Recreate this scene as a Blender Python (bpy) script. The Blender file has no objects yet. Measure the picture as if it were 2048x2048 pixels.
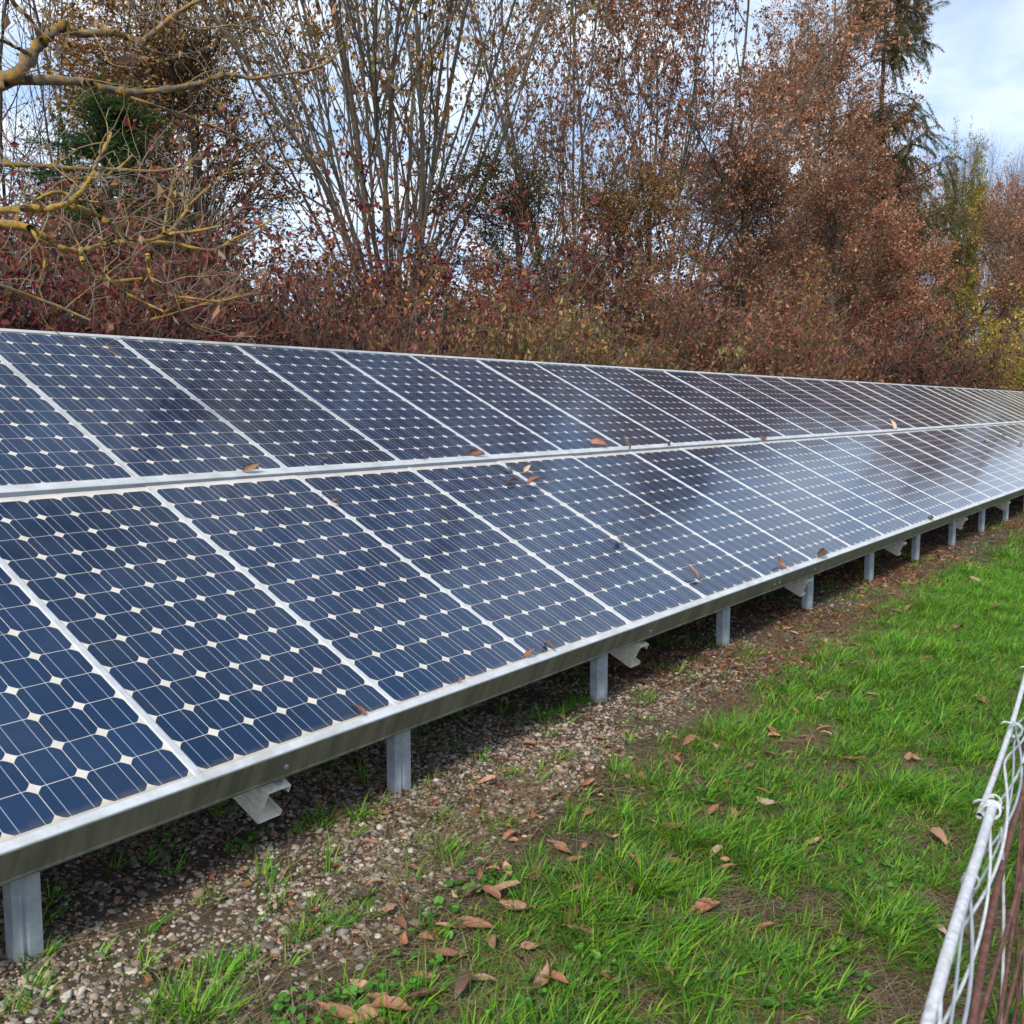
import bpy, bmesh, math, random
import numpy as np
from mathutils import Matrix, Vector
RND = random.Random(7)
rng = np.random.default_rng(11)
S = bpy.context.scene
col = S.collection

# ------------------------------------------------------------------ camera
F = 2023.03                                   # focal length in photo pixels (2048 wide)
CAM = np.array([-1.7096, -2.3611, 1.0266])
RW = np.array([[0.589750758, -0.807585317, 0.0], [-0.0840888099, -0.0614070592, -0.994564349], [0.803195565, 0.586545079, -0.104123748]])
TILT = math.radians(26.2308)
cd = bpy.data.cameras.new('camera'); cam = bpy.data.objects.new('camera', cd); col.objects.link(cam)
cd.sensor_width = 36; cd.lens = 36 * F / 2048; cd.clip_start = 0.05; cd.clip_end = 3000
M = Matrix(((RW[0][0], -RW[1][0], -RW[2][0], CAM[0]), (RW[0][1], -RW[1][1], -RW[2][1], CAM[1]), (RW[0][2], -RW[1][2], -RW[2][2], CAM[2]), (0, 0, 0, 1)))
cam.matrix_world = M
cd.dof.use_dof = True; cd.dof.focus_distance = 7.0; cd.dof.aperture_fstop = 14
S.camera = cam

# ------------------------------------------------------------------ world, sun, exposure
SUN_EL, SUN_AZ = math.radians(42), math.radians(194)      # azimuth of the sun measured from +X towards +Y
W = bpy.data.worlds.new('World'); S.world = W; W.use_nodes = True
nt = W.node_tree; N = nt.nodes; L = nt.links; N.clear()
out = N.new('ShaderNodeOutputWorld'); bg = N.new('ShaderNodeBackground'); L.new(bg.outputs[0], out.inputs[0])
sky = N.new('ShaderNodeTexSky'); sky.sky_type = 'NISHITA'; sky.sun_disc = False
sky.sun_elevation = SUN_EL; sky.sun_rotation = math.radians(90) - SUN_AZ; sky.air_density = 1.0; sky.dust_density = 1.0; sky.ozone_density = 1.5
tc = N.new('ShaderNodeTexCoord'); sep = N.new('ShaderNodeSeparateXYZ'); L.new(tc.outputs['Generated'], sep.inputs[0])
def wm(op, a, b=None, clamp=False):
    n = N.new('ShaderNodeMath'); n.operation = op; n.use_clamp = clamp
    for i, v in enumerate((a, b)):
        if v is None: continue
        if isinstance(v, (int, float)): n.inputs[i].default_value = v
        else: L.new(v, n.inputs[i])
    return n.outputs[0]
zz = wm('ADD', wm('ABSOLUTE', sep.outputs[2]), 0.22)       # clouds lie on a plane overhead
cx = wm('DIVIDE', sep.outputs[0], zz); cy = wm('DIVIDE', sep.outputs[1], zz)
cmb = N.new('ShaderNodeCombineXYZ'); L.new(cx, cmb.inputs[0]); L.new(cy, cmb.inputs[1])
n1 = N.new('ShaderNodeTexNoise'); n1.inputs['Scale'].default_value = 1.5; n1.inputs['Detail'].default_value = 7; n1.inputs['Roughness'].default_value = 0.5; n1.inputs['Distortion'].default_value = 0.3
L.new(cmb.outputs[0], n1.inputs['Vector'])
r1 = N.new('ShaderNodeValToRGB'); r1.color_ramp.elements[0].position = 0.40; r1.color_ramp.elements[1].position = 0.66
r1.color_ramp.elements[0].color = (0.12, 0.12, 0.12, 1); r1.color_ramp.elements[1].color = (1, 1, 1, 1)
L.new(n1.outputs['Fac'], r1.inputs[0])
n2 = N.new('ShaderNodeTexNoise'); n2.inputs['Scale'].default_value = 3.2; n2.inputs['Detail'].default_value = 5
L.new(cmb.outputs[0], n2.inputs['Vector'])
r2 = N.new('ShaderNodeValToRGB'); r2.color_ramp.elements[0].position = 0.35; r2.color_ramp.elements[1].position = 0.68
r2.color_ramp.elements[0].color = (4.0, 5.8, 8.8, 1); r2.color_ramp.elements[1].color = (9.2, 9.8, 10.6, 1)
L.new(n2.outputs['Fac'], r2.inputs[0])
gain = N.new('ShaderNodeVectorMath'); gain.operation = 'SCALE'; L.new(sky.outputs[0], gain.inputs[0]); gain.inputs['Scale'].default_value = 1.25
mx = N.new('ShaderNodeMixRGB'); hor = wm('MULTIPLY', wm('SUBTRACT', 0.55, wm('ABSOLUTE', sep.outputs[2])), 1.5, True); cf = wm('ADD', r1.outputs[0], hor, True); L.new(cf, mx.inputs[0]); L.new(gain.outputs[0], mx.inputs[1]); L.new(r2.outputs[0], mx.inputs[2])
L.new(mx.outputs[0], bg.inputs[0]); bg.inputs[1].default_value = 0.086
sd = bpy.data.lights.new('sun', 'SUN'); sun = bpy.data.objects.new('sun', sd); col.objects.link(sun)
sd.energy = 3.0; sd.angle = math.radians(11); sd.color = (1.0, 0.94, 0.86)
sdir = Vector((math.cos(SUN_EL) * math.cos(SUN_AZ), math.cos(SUN_EL) * math.sin(SUN_AZ), math.sin(SUN_EL)))
sun.rotation_euler = sdir.to_track_quat('Z', 'Y').to_euler()
S.view_settings.view_transform = 'Standard'; S.view_settings.look = 'None'; S.view_settings.gamma = 1.0; S.view_settings.exposure = 0.6
S.cycles.max_bounces = 6; S.cycles.diffuse_bounces = 3; S.cycles.glossy_bounces = 3; S.cycles.transmission_bounces = 3
S.cycles.use_adaptive_sampling = True; S.cycles.adaptive_threshold = 0.02

# ------------------------------------------------------------------ helpers
def tag(o, label=None, cat=None, group=None, kind=None):
    if label: o['label'] = label
    if cat: o['category'] = cat
    if group: o['group'] = group
    if kind: o['kind'] = kind
    return o
def empty(name, loc=(0, 0, 0), rot=(0, 0, 0)):
    o = bpy.data.objects.new(name, None); o.location = loc; o.rotation_euler = rot; o.empty_display_size = 0.1
    col.objects.link(o); return o
def link(name, me, mats, parent=None):
    o = bpy.data.objects.new(name, me); col.objects.link(o)
    if mats is not None and not me.materials:
        for m in (mats if isinstance(mats, (list, tuple)) else [mats]): me.materials.append(m)
    if parent: o.parent = parent
    return o
def mesh_np(name, V, polys, smooth=True, mat_idx=None):
    """polys: list of (K, n) int arrays"""
    me = bpy.data.meshes.new(name)
    V = np.asarray(V, np.float32).reshape(-1, 3)
    me.vertices.add(len(V)); me.vertices.foreach_set('co', V.ravel())
    polys = [np.asarray(p, np.int32) for p in polys if len(p)]
    loops = np.concatenate([p.ravel() for p in polys])
    tot = np.concatenate([np.full(len(p), p.shape[1], np.int32) for p in polys])
    start = np.concatenate([[0], np.cumsum(tot)[:-1]]).astype(np.int32)
    me.loops.add(len(loops)); me.loops.foreach_set('vertex_index', loops)
    me.polygons.add(len(tot)); me.polygons.foreach_set('loop_start', start)
    try: me.polygons.foreach_set('loop_total', tot)
    except Exception: pass
    me.polygons.foreach_set('use_smooth', np.full(len(tot), smooth, bool))
    if mat_idx is not None: me.polygons.foreach_set('material_index', np.asarray(mat_idx, np.int32))
    me.update(calc_edges=True)
    return me
class MB:
    """collects boxes, prisms and tubes into one mesh"""
    def __init__(s): s.v = []; s.f = []
    def box(s, x0, x1, y0, y1, z0, z1):
        b = len(s.v)
        s.v += [(x, y, z) for z in (z0, z1) for y in (y0, y1) for x in (x0, x1)]
        s.f += [tuple(b + i for i in q) for q in ((0, 2, 3, 1), (4, 5, 7, 6), (0, 1, 5, 4), (2, 6, 7, 3), (0, 4, 6, 2), (1, 3, 7, 5))]
        return s
    def prism(s, prof, a0, a1, axis='x'):
        """closed profile swept along an axis; prof is a list of the other two coordinates"""
        b = len(s.v); n = len(prof)
        for a in (a0, a1):
            for p, q in prof: s.v.append((a, p, q) if axis == 'x' else ((p, a, q) if axis == 'y' else (p, q, a)))
        for i in range(n):
            j = (i + 1) % n; s.f.append((b + i, b + j, b + n + j, b + n + i))
        s.f.append(tuple(b + n - 1 - i for i in range(n))); s.f.append(tuple(b + n + i for i in range(n)))
        return s
    def me(s, name, bevel=0.0, segs=1):
        import bmesh
        me = bpy.data.meshes.new(name); me.from_pydata(s.v, [], s.f); me.update()
        bm = bmesh.new(); bm.from_mesh(me)
        bmesh.ops.recalc_face_normals(bm, faces=bm.faces)
        if bevel: bmesh.ops.bevel(bm, geom=[e for e in bm.edges if e.calc_face_angle(0) > 0.5], offset=bevel, segments=segs, affect='EDGES', profile=0.5)
        bm.to_mesh(me); bm.free(); return me
def unit(a): return a / np.maximum(np.linalg.norm(a, axis=-1, keepdims=True), 1e-9)
def tubes(P, R, k):
    """P (N,S,3) R (N,S) -> verts, quads"""
    P = np.asarray(P, float); R = np.asarray(R, float); n, s, _ = P.shape
    T = unit(np.gradient(P, axis=1)); ref = np.zeros_like(T); ref[..., 0] = 1.0
    m = np.abs(T[..., 0]) > 0.85; ref[m] = (0, 1, 0)
    U = unit(np.cross(T, ref)); Wv = np.cross(T, U)
    a = np.arange(k) * 2 * np.pi / k
    V = P[:, :, None, :] + R[:, :, None, None] * (np.cos(a)[None, None, :, None] * U[:, :, None, :] + np.sin(a)[None, None, :, None] * Wv[:, :, None, :])
    idx = np.arange(n * s * k).reshape(n, s, k); nx = np.roll(idx, -1, axis=2)
    Q = np.stack([idx[:, :-1], nx[:, :-1], nx[:, 1:], idx[:, 1:]], -1).reshape(-1, 4)
    return V.reshape(-1, 3), Q
class Acc:
    def __init__(s): s.V = []; s.F = {}; s.n = 0
    def add(s, V, F):
        s.V.append(np.asarray(V).reshape(-1, 3)); F = np.asarray(F); s.F.setdefault(F.shape[1], []).append(F + s.n); s.n += len(s.V[-1])
    def mesh(s, name, smooth=True): return mesh_np(name, np.concatenate(s.V), [np.concatenate(f) for f in s.F.values()], smooth)
def grow(start, d, ln, r0, r1, segs, wob, up=0.0, rg=rng):
    n = len(start); P = np.zeros((n, segs + 1, 3)); P[:, 0] = start; d = unit(np.asarray(d, float).copy())
    step = (ln / segs)[:, None]
    for i in range(segs):
        d = unit(d + wob * rg.normal(size=(n, 3)) + np.array([0, 0, up]))
        P[:, i + 1] = P[:, i] + d * step
    t = np.linspace(0, 1, segs + 1)[None]
    return P, r0[:, None] * (1 - t) + r1[:, None] * t
def kids(P, R, per, t0, t1, ang, angj, rg=rng):
    n, s, _ = P.shape; s -= 1
    pi = np.repeat(np.arange(n), per); m = len(pi)
    t = t0 + (t1 - t0) * rg.random(m); x = t * s; i = np.minimum(x.astype(int), s - 1); fr = (x - i)[:, None]
    st = P[pi, i] * (1 - fr) + P[pi, i + 1] * fr; T = unit(P[pi, i + 1] - P[pi, i])
    rad = R[pi, i] * (1 - fr[:, 0]) + R[pi, i + 1] * fr[:, 0]
    ref = unit(rg.normal(size=(m, 3))); U = unit(np.cross(T, ref))
    a = np.radians(ang + angj * rg.normal(size=m))[:, None]
    return st, T * np.cos(a) + U * np.sin(a), rad, t
def leafs(pos, size, droop=0.3, ratio=0.55, rg=rng, axis=None):
    n = len(pos); A = rg.normal(size=(n, 3)); A[:, 2] -= droop * 2
    if axis is not None: A = axis + 0.5 * rg.normal(size=(n, 3))
    A = unit(A); B = unit(np.cross(A, rg.normal(size=(n, 3)))); C = np.cross(A, B)
    s = (size * (0.4 + 0.55 * rg.random(n) + 0.6 * rg.random(n) ** 3))[:, None]; w = s * ratio * 0.5; fold = w * (0.2 + 0.6 * rg.random(n))[:, None]
    V = np.stack([pos, pos + A * s * 0.45 + B * w + C * fold, pos + A * s, pos + A * s * 0.45 - B * w + C * fold], 1).reshape(-1, 3)
    b = np.arange(n)[:, None] * 4
    return V, np.concatenate([b + [[0, 1, 2]], b + [[0, 2, 3]]])
def noise2(x, y, sc, seed=0):
    """smooth value noise 0..1"""
    g = np.random.default_rng(seed).random((64, 64)); x = np.asarray(x) / sc + 31.3; y = np.asarray(y) / sc + 17.7
    xi = np.floor(x).astype(int); yi = np.floor(y).astype(int); fx = x - xi; fy = y - yi
    fx = fx * fx * (3 - 2 * fx); fy = fy * fy * (3 - 2 * fy); h = lambda a, b: g[a % 64, b % 64]
    return (h(xi, yi) * (1 - fx) + h(xi + 1, yi) * fx) * (1 - fy) + (h(xi, yi + 1) * (1 - fx) + h(xi + 1, yi + 1) * fx) * fy
def gz(x, y=0): return -0.355 - 0.0035 * np.clip(x, -6, 20)
def ray(px, py): return np.array([(px - 1024) / F, (py - 1024) / F, 1.0]) @ RW
def at_depth(px, py, d): return CAM + ray(px, py) * d
def on_ground(px, py):
    z = -0.36
    for _ in range(4):
        d = ray(px, py); p = CAM + d * (z - CAM[2]) / d[2]; z = float(gz(p[0]))
    return p
CT, ST = math.cos(TILT), math.sin(TILT)
def plane2world(u, v, n=0.0): return np.array([u, v * CT - n * ST, v * ST + n * CT])
def on_panel(px, py, n=0.0):
    d = ray(px, py); nn = np.array([0, -ST, CT]); o = plane2world(0, 0, n); t = np.dot(o - CAM, nn) / np.dot(d, nn); return CAM + d * t
def tree_x(px, Y):
    d = ray(px * 1.06, 600); return CAM[0] + d[0] * (Y - CAM[1]) / d[1]
def tree_z(px, py, Y):
    d = ray(px * 1.06, py * 1.06); return CAM[2] + d[2] * (Y - CAM[1]) / d[1]

# ------------------------------------------------------------------ materials
class NG:
    def __init__(s, name):
        s.m = bpy.data.materials.new(name); s.m.use_nodes = True; s.t = s.m.node_tree; s.t.nodes.clear()
        s.out = s.n('ShaderNodeOutputMaterial')
    def n(s, kind, **kw):
        nd = s.t.nodes.new(kind)
        for k, v in kw.items():
            if k in nd.inputs: s.set(nd.inputs[k], v)
            else: setattr(nd, k, v)
        return nd
    def set(s, inp, v):
        if hasattr(v, 'links') and hasattr(v, 'is_output'): s.t.links.new(v, inp)
        elif isinstance(v, (tuple, list)) and len(v) == 3 and inp.type == 'RGBA': inp.default_value = (*v, 1)
        else: inp.default_value = v
    def math(s, op, a, b=None, c=None, clamp=False):
        nd = s.t.nodes.new('ShaderNodeMath'); nd.operation = op; nd.use_clamp = clamp
        for i, v in enumerate((a, b, c)):
            if v is not None: s.set(nd.inputs[i], v)
        return nd.outputs[0]
    def mix(s, f, a, b, mode='MIX'):
        nd = s.t.nodes.new('ShaderNodeMixRGB'); nd.blend_type = mode
        s.set(nd.inputs[0], f); s.set(nd.inputs[1], a); s.set(nd.inputs[2], b); return nd.outputs[0]
    def ramp(s, f, stops, interp='LINEAR'):
        nd = s.t.nodes.new('ShaderNodeValToRGB'); r = nd.color_ramp; r.interpolation = interp
        while len(r.elements) < len(stops): r.elements.new(0.5)
        for e, (p, c) in zip(r.elements, stops): e.position = p; e.color = (*c, 1) if len(c) == 3 else c
        s.set(nd.inputs[0], f); return nd.outputs[0]
    def noise(s, scale, detail=3, rough=0.55, vec=None, out='Fac'):
        nd = s.n('ShaderNodeTexNoise', Scale=scale, Detail=detail, Roughness=rough)
        if vec is not None: s.set(nd.inputs['Vector'], vec)
        return nd.outputs[out]
    def coord(s, kind='Object'): return s.n('ShaderNodeTexCoord').outputs[kind]
    def bsdf(s, **kw):
        b = s.n('ShaderNodeBsdfPrincipled', **kw); s.t.links.new(b.outputs[0], s.out.inputs[0]); return b
    def bump(s, h, strength=0.3, dist=0.01):
        b = s.n('ShaderNodeBump', Strength=strength, Distance=dist); s.set(b.inputs['Height'], h); return b.outputs[0]

def mat_cells():
    g = NG('monocrystalline cells under glass'); sx = g.n('ShaderNodeSeparateXYZ'); g.set(sx.inputs[0], g.coord())
    X, Y = sx.outputs[0], sx.outputs[1]; CU, CV = 0.1325, 0.128
    ax = g.math('DIVIDE', g.math('SUBTRACT', X, 0.0055), CU); ay = g.math('DIVIDE', g.math('SUBTRACT', Y, 0.012), CV)
    dx = g.math('MULTIPLY', g.math('SUBTRACT', g.math('FRACT', ax), 0.5), CU); dy = g.math('MULTIPLY', g.math('SUBTRACT', g.math('FRACT', ay), 0.5), CV)
    adx, ady = g.math('ABSOLUTE', dx), g.math('ABSOLUTE', dy)
    inx = g.math('LESS_THAN', adx, CU / 2 - 0.0010); iny = g.math('LESS_THAN', ady, CV / 2 - 0.0010)
    rr = g.math('SQRT', g.math('ADD', g.math('MULTIPLY', dx, dx), g.math('MULTIPLY', dy, dy)))
    inr = g.math('LESS_THAN', rr, 0.0775)
    bx = g.math('MULTIPLY', g.math('GREATER_THAN', ax, 0.0), g.math('LESS_THAN', ax, 6.0)); by = g.math('MULTIPLY', g.math('GREATER_THAN', ay, 0.0), g.math('LESS_THAN', ay, 12.0))
    cell = g.math('MULTIPLY', g.math('MULTIPLY', inx, iny), g.math('MULTIPLY', inr, g.math('MULTIPLY', bx, by)))
    bus = g.math('LESS_THAN', g.math('ABSOLUTE', g.math('SUBTRACT', adx, 0.0325)), 0.0011)
    bus = g.math('MULTIPLY', bus, g.math('MULTIPLY', bx, by))
    # each cell has its own slightly different blue, each panel too
    fl = g.n('ShaderNodeCombineXYZ'); g.set(fl.inputs[0], g.math('FLOOR', ax)); g.set(fl.inputs[1], g.math('FLOOR', ay))
    oi = g.n('ShaderNodeObjectInfo'); g.set(fl.inputs[2], g.math('MULTIPLY', oi.outputs['Random'], 50.0))
    wn = g.n('ShaderNodeTexWhiteNoise'); wn.noise_dimensions = '3D'; g.set(wn.inputs['Vector'], fl.outputs[0])
    blue = g.mix(wn.outputs['Value'], (0.0065, 0.024, 0.062), (0.009, 0.031, 0.078))
    blue = g.mix(g.math('MULTIPLY', oi.outputs['Random'], 0.45), blue, (0.009, 0.014, 0.028))
    dirt = g.noise(9.0, 5, 0.6, g.coord('Object'))
    back = g.mix(g.ramp(dirt, [(0.4, (0, 0, 0)), (0.75, (1, 1, 1))]), (0.62, 0.575, 0.50), (0.50, 0.46, 0.39))
    c = g.mix(cell, back, blue); c = g.mix(g.math('MULTIPLY', bus, g.math('ADD', 0.55, g.math('MULTIPLY', cell, 0.1))), c, (0.42, 0.47, 0.55))
    film = g.ramp(g.noise(2.3, 6, 0.65, g.coord('Object')), [(0.45, (0, 0, 0)), (0.8, (1, 1, 1))])
    c = g.mix(g.math('MULTIPLY', film, 0.05), c, (0.35, 0.33, 0.28))
    low = g.ramp(g.math('ADD', Y, g.math('MULTIPLY', g.noise(22.0, 4, 0.6, g.coord()), 0.05)), [(0.028, (1, 1, 1)), (0.062, (0, 0, 0))]); c = g.mix(g.math('MULTIPLY', low, 0.4), c, (0.16, 0.13, 0.085))   # silt collected above the lower frame
    specks = g.ramp(g.noise(260.0, 2, 0.5, g.coord('Object')), [(0.735, (0, 0, 0)), (0.76, (1, 1, 1))])
    c = g.mix(g.math('MULTIPLY', specks, 0.35), c, (0.5, 0.48, 0.44))
    b = g.bsdf(**{'Base Color': c, 'IOR': 1.52}); g.set(b.inputs['Roughness'], g.math('ADD', 0.10, g.math('MULTIPLY', film, 0.08)))
    g.set(b.inputs['Specular IOR Level'], 0.62)
    g.set(b.inputs['Normal'], g.bump(g.noise(0.9, 2, 0.5, g.coord('Object')), 0.05, 0.02))
    return g.m
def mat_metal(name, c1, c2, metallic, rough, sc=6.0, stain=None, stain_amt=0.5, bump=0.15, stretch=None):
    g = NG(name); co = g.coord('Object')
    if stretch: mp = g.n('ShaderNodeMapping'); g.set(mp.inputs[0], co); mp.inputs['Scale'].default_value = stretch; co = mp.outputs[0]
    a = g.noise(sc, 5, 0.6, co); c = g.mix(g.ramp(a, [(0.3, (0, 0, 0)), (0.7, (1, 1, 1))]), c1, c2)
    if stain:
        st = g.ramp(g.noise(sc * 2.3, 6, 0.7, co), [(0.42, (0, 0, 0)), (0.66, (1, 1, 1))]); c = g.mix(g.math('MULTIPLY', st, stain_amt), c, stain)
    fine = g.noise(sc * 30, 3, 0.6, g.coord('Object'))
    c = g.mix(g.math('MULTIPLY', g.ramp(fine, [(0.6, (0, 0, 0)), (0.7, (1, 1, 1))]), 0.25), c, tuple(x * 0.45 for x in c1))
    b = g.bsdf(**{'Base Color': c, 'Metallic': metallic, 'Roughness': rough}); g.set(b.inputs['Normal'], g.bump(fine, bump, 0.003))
    return g.m
def mat_leaf(name, cols, rough=0.6, trans=0.35, patch=(0.6, 1.25), spec=0.35):
    g = NG(name); geo = g.n('ShaderNodeNewGeometry'); rnd = geo.outputs['Random Per Island']
    n = len(cols); c = g.ramp(rnd, [(i / n, k) for i, k in enumerate(cols)], 'CONSTANT')
    w2 = g.n('ShaderNodeTexWhiteNoise'); w2.noise_dimensions = '1D'; g.set(w2.inputs['W'], g.math('MULTIPLY', rnd, 913.7))
    c = g.mix(1.0, c, g.mix(w2.outputs['Value'], (patch[0],) * 3, (patch[1],) * 3), 'MULTIPLY')
    nz = g.noise(0.9, 2, 0.5, g.coord('Object')); hs = g.n('ShaderNodeHueSaturation', Color=c)   # clumps that turned earlier or later
    g.set(hs.inputs['Hue'], g.math('ADD', 0.488, g.math('MULTIPLY', nz, 0.024))); g.set(hs.inputs['Value'], g.math('ADD', 0.65, g.math('MULTIPLY', nz, 0.7)))
    c = hs.outputs[0]
    p = g.n('ShaderNodeBsdfPrincipled', **{'Base Color': c, 'Roughness': rough, 'Specular IOR Level': spec}); tr = g.n('ShaderNodeBsdfTranslucent', Color=c)
    mx = g.n('ShaderNodeMixShader'); mx.inputs[0].default_value = trans; g.t.links.new(p.outputs[0], mx.inputs[1]); g.t.links.new(tr.outputs[0], mx.inputs[2])
    g.t.links.new(mx.outputs[0], g.out.inputs[0]); return g.m
def mat_bark(name, a, b, lichen=None, amt=0.5, sc=14):
    g = NG(name); co = g.coord('Object'); n1 = g.noise(sc, 5, 0.65, co); c = g.mix(n1, a, b)
    if lichen:
        k = g.ramp(g.noise(sc * 0.55, 6, 0.7, co), [(0.5 - 0.18 * amt, (0, 0, 0)), (0.56, (1, 1, 1))])
        c = g.mix(k, c, g.mix(g.noise(sc * 3, 2, 0.5, co), lichen, tuple(x * 0.6 for x in lichen)))
    bb = g.bsdf(**{'Base Color': c, 'Roughness': 0.9}); g.set(bb.inputs['Normal'], g.bump(g.noise(sc * 3, 5, 0.75, co), 1.0, 0.012)); return g.m

M_CELL = mat_cells()
M_FRAME = mat_metal('aluminium panel frame', (0.76, 0.76, 0.74), (0.66, 0.66, 0.64), 0.2, 0.42, 9, (0.30, 0.28, 0.22), 0.4)
M_STRIP = mat_metal('aluminium clamping strip', (0.60, 0.64, 0.68), (0.48, 0.52, 0.56), 0.3, 0.42, 9, (0.32, 0.30, 0.25), 0.35)
M_GALV = mat_metal('galvanised steel', (0.50, 0.54, 0.58), (0.30, 0.33, 0.36), 0.35, 0.5, 12, (0.20, 0.24, 0.26), 0.4)
M_FASC = mat_metal('weathered galvanised rail', (0.66, 0.69, 0.71), (0.53, 0.56, 0.57), 0.2, 0.5, 3, (0.26, 0.26, 0.19), 0.45)
M_FACE = mat_metal('lichen stained rail face with painted shade', (0.25, 0.235, 0.165), (0.15, 0.145, 0.095), 0.1, 0.6, 5, (0.08, 0.085, 0.05), 0.75, stretch=(2.2, 1, 0.25))  # shade and ground reflection of the down-facing side painted in, plus lichen stains
M_BEAM = mat_metal('pale perforated channel', (0.85, 0.80, 0.66), (0.70, 0.65, 0.52), 0.0, 0.6, 20, (0.35, 0.30, 0.20), 0.35)

# ------------------------------------------------------------------ ground
def mat_ground():
    g = NG('soil with gravel and thatch'); co = g.coord('Object'); sx = g.n('ShaderNodeSeparateXYZ'); g.set(sx.inputs[0], co)
    edge = g.math('ADD', g.math('MULTIPLY', sx.outputs[1], -1.6), g.math('MULTIPLY', g.noise(1.3, 4, 0.6, co), 1.4))
    turf = g.ramp(edge, [(0.55, (0, 0, 0)), (0.95, (1, 1, 1))])
    soil = g.mix(g.noise(16, 6, 0.7, co), (0.022, 0.013, 0.008), (0.095, 0.050, 0.028))
    soil = g.mix(g.ramp(g.noise(90, 4, 0.7, co), [(0.5, (0, 0, 0)), (0.62, (1, 1, 1))]), soil, (0.21, 0.165, 0.115))
    th = g.mix(g.noise(60, 5, 0.7, co), (0.045, 0.034, 0.018), (0.21, 0.155, 0.085)); th = g.mix(g.ramp(g.noise(7, 4, 0.6, co), [(0.5, (0, 0, 0)), (0.64, (1, 1, 1))]), th, (0.05, 0.07, 0.014))
    far = g.ramp(g.math('DIVIDE', sx.outputs[0], 60.0), [(0.14, (0, 0, 0)), (0.3, (1, 1, 1))])
    th = g.mix(g.math('MULTIPLY', far, 0.8), th, (0.06, 0.12, 0.016))
    c = g.mix(turf, soil, th); c = g.mix(1.0, c, (0.8, 0.74, 0.7), 'MULTIPLY'); c = g.mix(g.ramp(g.noise(220, 3, 0.7, co), [(0.48, (0, 0, 0)), (0.6, (1, 1, 1))]), c, g.mix(1.0, c, (0.35, 0.32, 0.3), 'MULTIPLY')); b = g.bsdf(**{'Base Color': c, 'Roughness': 0.95})
    g.set(b.inputs['Normal'], g.bump(g.noise(55, 6, 0.75, co), 0.9, 0.02)); return g.m
xs = np.unique(np.concatenate([np.linspace(-300, -8, 14), np.arange(-8, 24, 0.16), np.linspace(24, 60, 40), np.linspace(60, 600, 24)]))
ys = np.unique(np.concatenate([np.linspace(-300, -6, 14), np.arange(-6, 6, 0.16), np.linspace(6, 40, 30), np.linspace(40, 600, 24)]))
XX, YY = np.meshgrid(xs, ys, indexing='ij'); fade = np.clip(1 - np.abs(XX) / 60, 0, 1)
ZZ = gz(XX) + fade * (0.02 * (noise2(XX, YY, 0.7, 1) - 0.5) + 0.012 * (noise2(XX, YY, 0.25, 2) - 0.5))
idx = np.arange(XX.size).reshape(XX.shape)
gm = mesh_np('ground', np.stack([XX, YY, ZZ], -1), [np.stack([idx[:-1, :-1], idx[1:, :-1], idx[1:, 1:], idx[:-1, 1:]], -1).reshape(-1, 4)])
tag(link('ground', gm, mat_ground()), kind='structure')
def hz(x, y): return gz(x) + 0.02 * (noise2(x, y, 0.7, 1) - 0.5) + 0.012 * (noise2(x, y, 0.25, 2) - 0.5)

def edge_y(x): return np.interp(x, [-3, -0.3, 0.4, 1.2, 3, 6.5, 11, 20, 45], [-0.62, -0.66, -0.60, -0.46, -0.36, -0.22, -0.26, -0.3, -0.3])
# pebbles -------------------------------------------------------------
t_ = (1 + 5 ** 0.5) / 2
ICO = unit(np.array([(-1, t_, 0), (1, t_, 0), (-1, -t_, 0), (1, -t_, 0), (0, -1, t_), (0, 1, t_), (0, -1, -t_), (0, 1, -t_), (t_, 0, -1), (t_, 0, 1), (-t_, 0, -1), (-t_, 0, 1)], float))
ICF = np.array([(0, 11, 5), (0, 5, 1), (0, 1, 7), (0, 7, 10), (0, 10, 11), (1, 5, 9), (5, 11, 4), (11, 10, 2), (10, 7, 6), (7, 1, 8), (3, 9, 4), (3, 4, 2), (3, 2, 6), (3, 6, 8), (3, 8, 9), (4, 9, 5), (2, 4, 11), (6, 2, 10), (8, 6, 7), (9, 8, 1)])
def subdiv(V, Fc):
    V = [tuple(v) for v in V]; mid = {}; out_ = []
    def m(a, b):
        k = (min(a, b), max(a, b))
        if k not in mid: mid[k] = len(V); v = np.array(V[a]) + np.array(V[b]); V.append(tuple(v / np.linalg.norm(v)))
        return mid[k]
    for a, b, c in Fc: ab, bc, ca = m(a, b), m(b, c), m(c, a); out_ += [(a, ab, ca), (b, bc, ab), (c, ca, bc), (ab, bc, ca)]
    return np.array(V), np.array(out_)
IC2, ICF2 = subdiv(ICO, ICF)
def pebbles(x, y, s, base, faces, sink=0.36):
    n = len(x); k = len(base); sc = s[:, None] * np.stack([0.75 + 0.6 * rng.random(n), 0.6 + 0.4 * rng.random(n), 0.35 + 0.35 * rng.random(n)], 1)
    V = base[None] * (1 + 0.16 * rng.normal(size=(n, k, 1)).clip(-1.4, 1.4)) * sc[:, None]
    a = rng.random(n) * 6.283; ca, sa = np.cos(a)[:, None], np.sin(a)[:, None]; tl = rng.normal(size=n)[:, None] * 0.35
    X_ = V[..., 0] * ca - V[..., 1] * sa; Y_ = V[..., 0] * sa + V[..., 1] * ca; Z_ = V[..., 2] + X_ * tl
    V = np.stack([X_ + x[:, None], Y_ + y[:, None], Z_ + (hz(x, y) + sc[:, 2] * (1 - 2 * sink) * 0.8)[:, None]], -1)
    return V, (faces[None] + np.arange(n)[:, None, None] * k).reshape(-1, 3)
acc = Acc()
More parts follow.
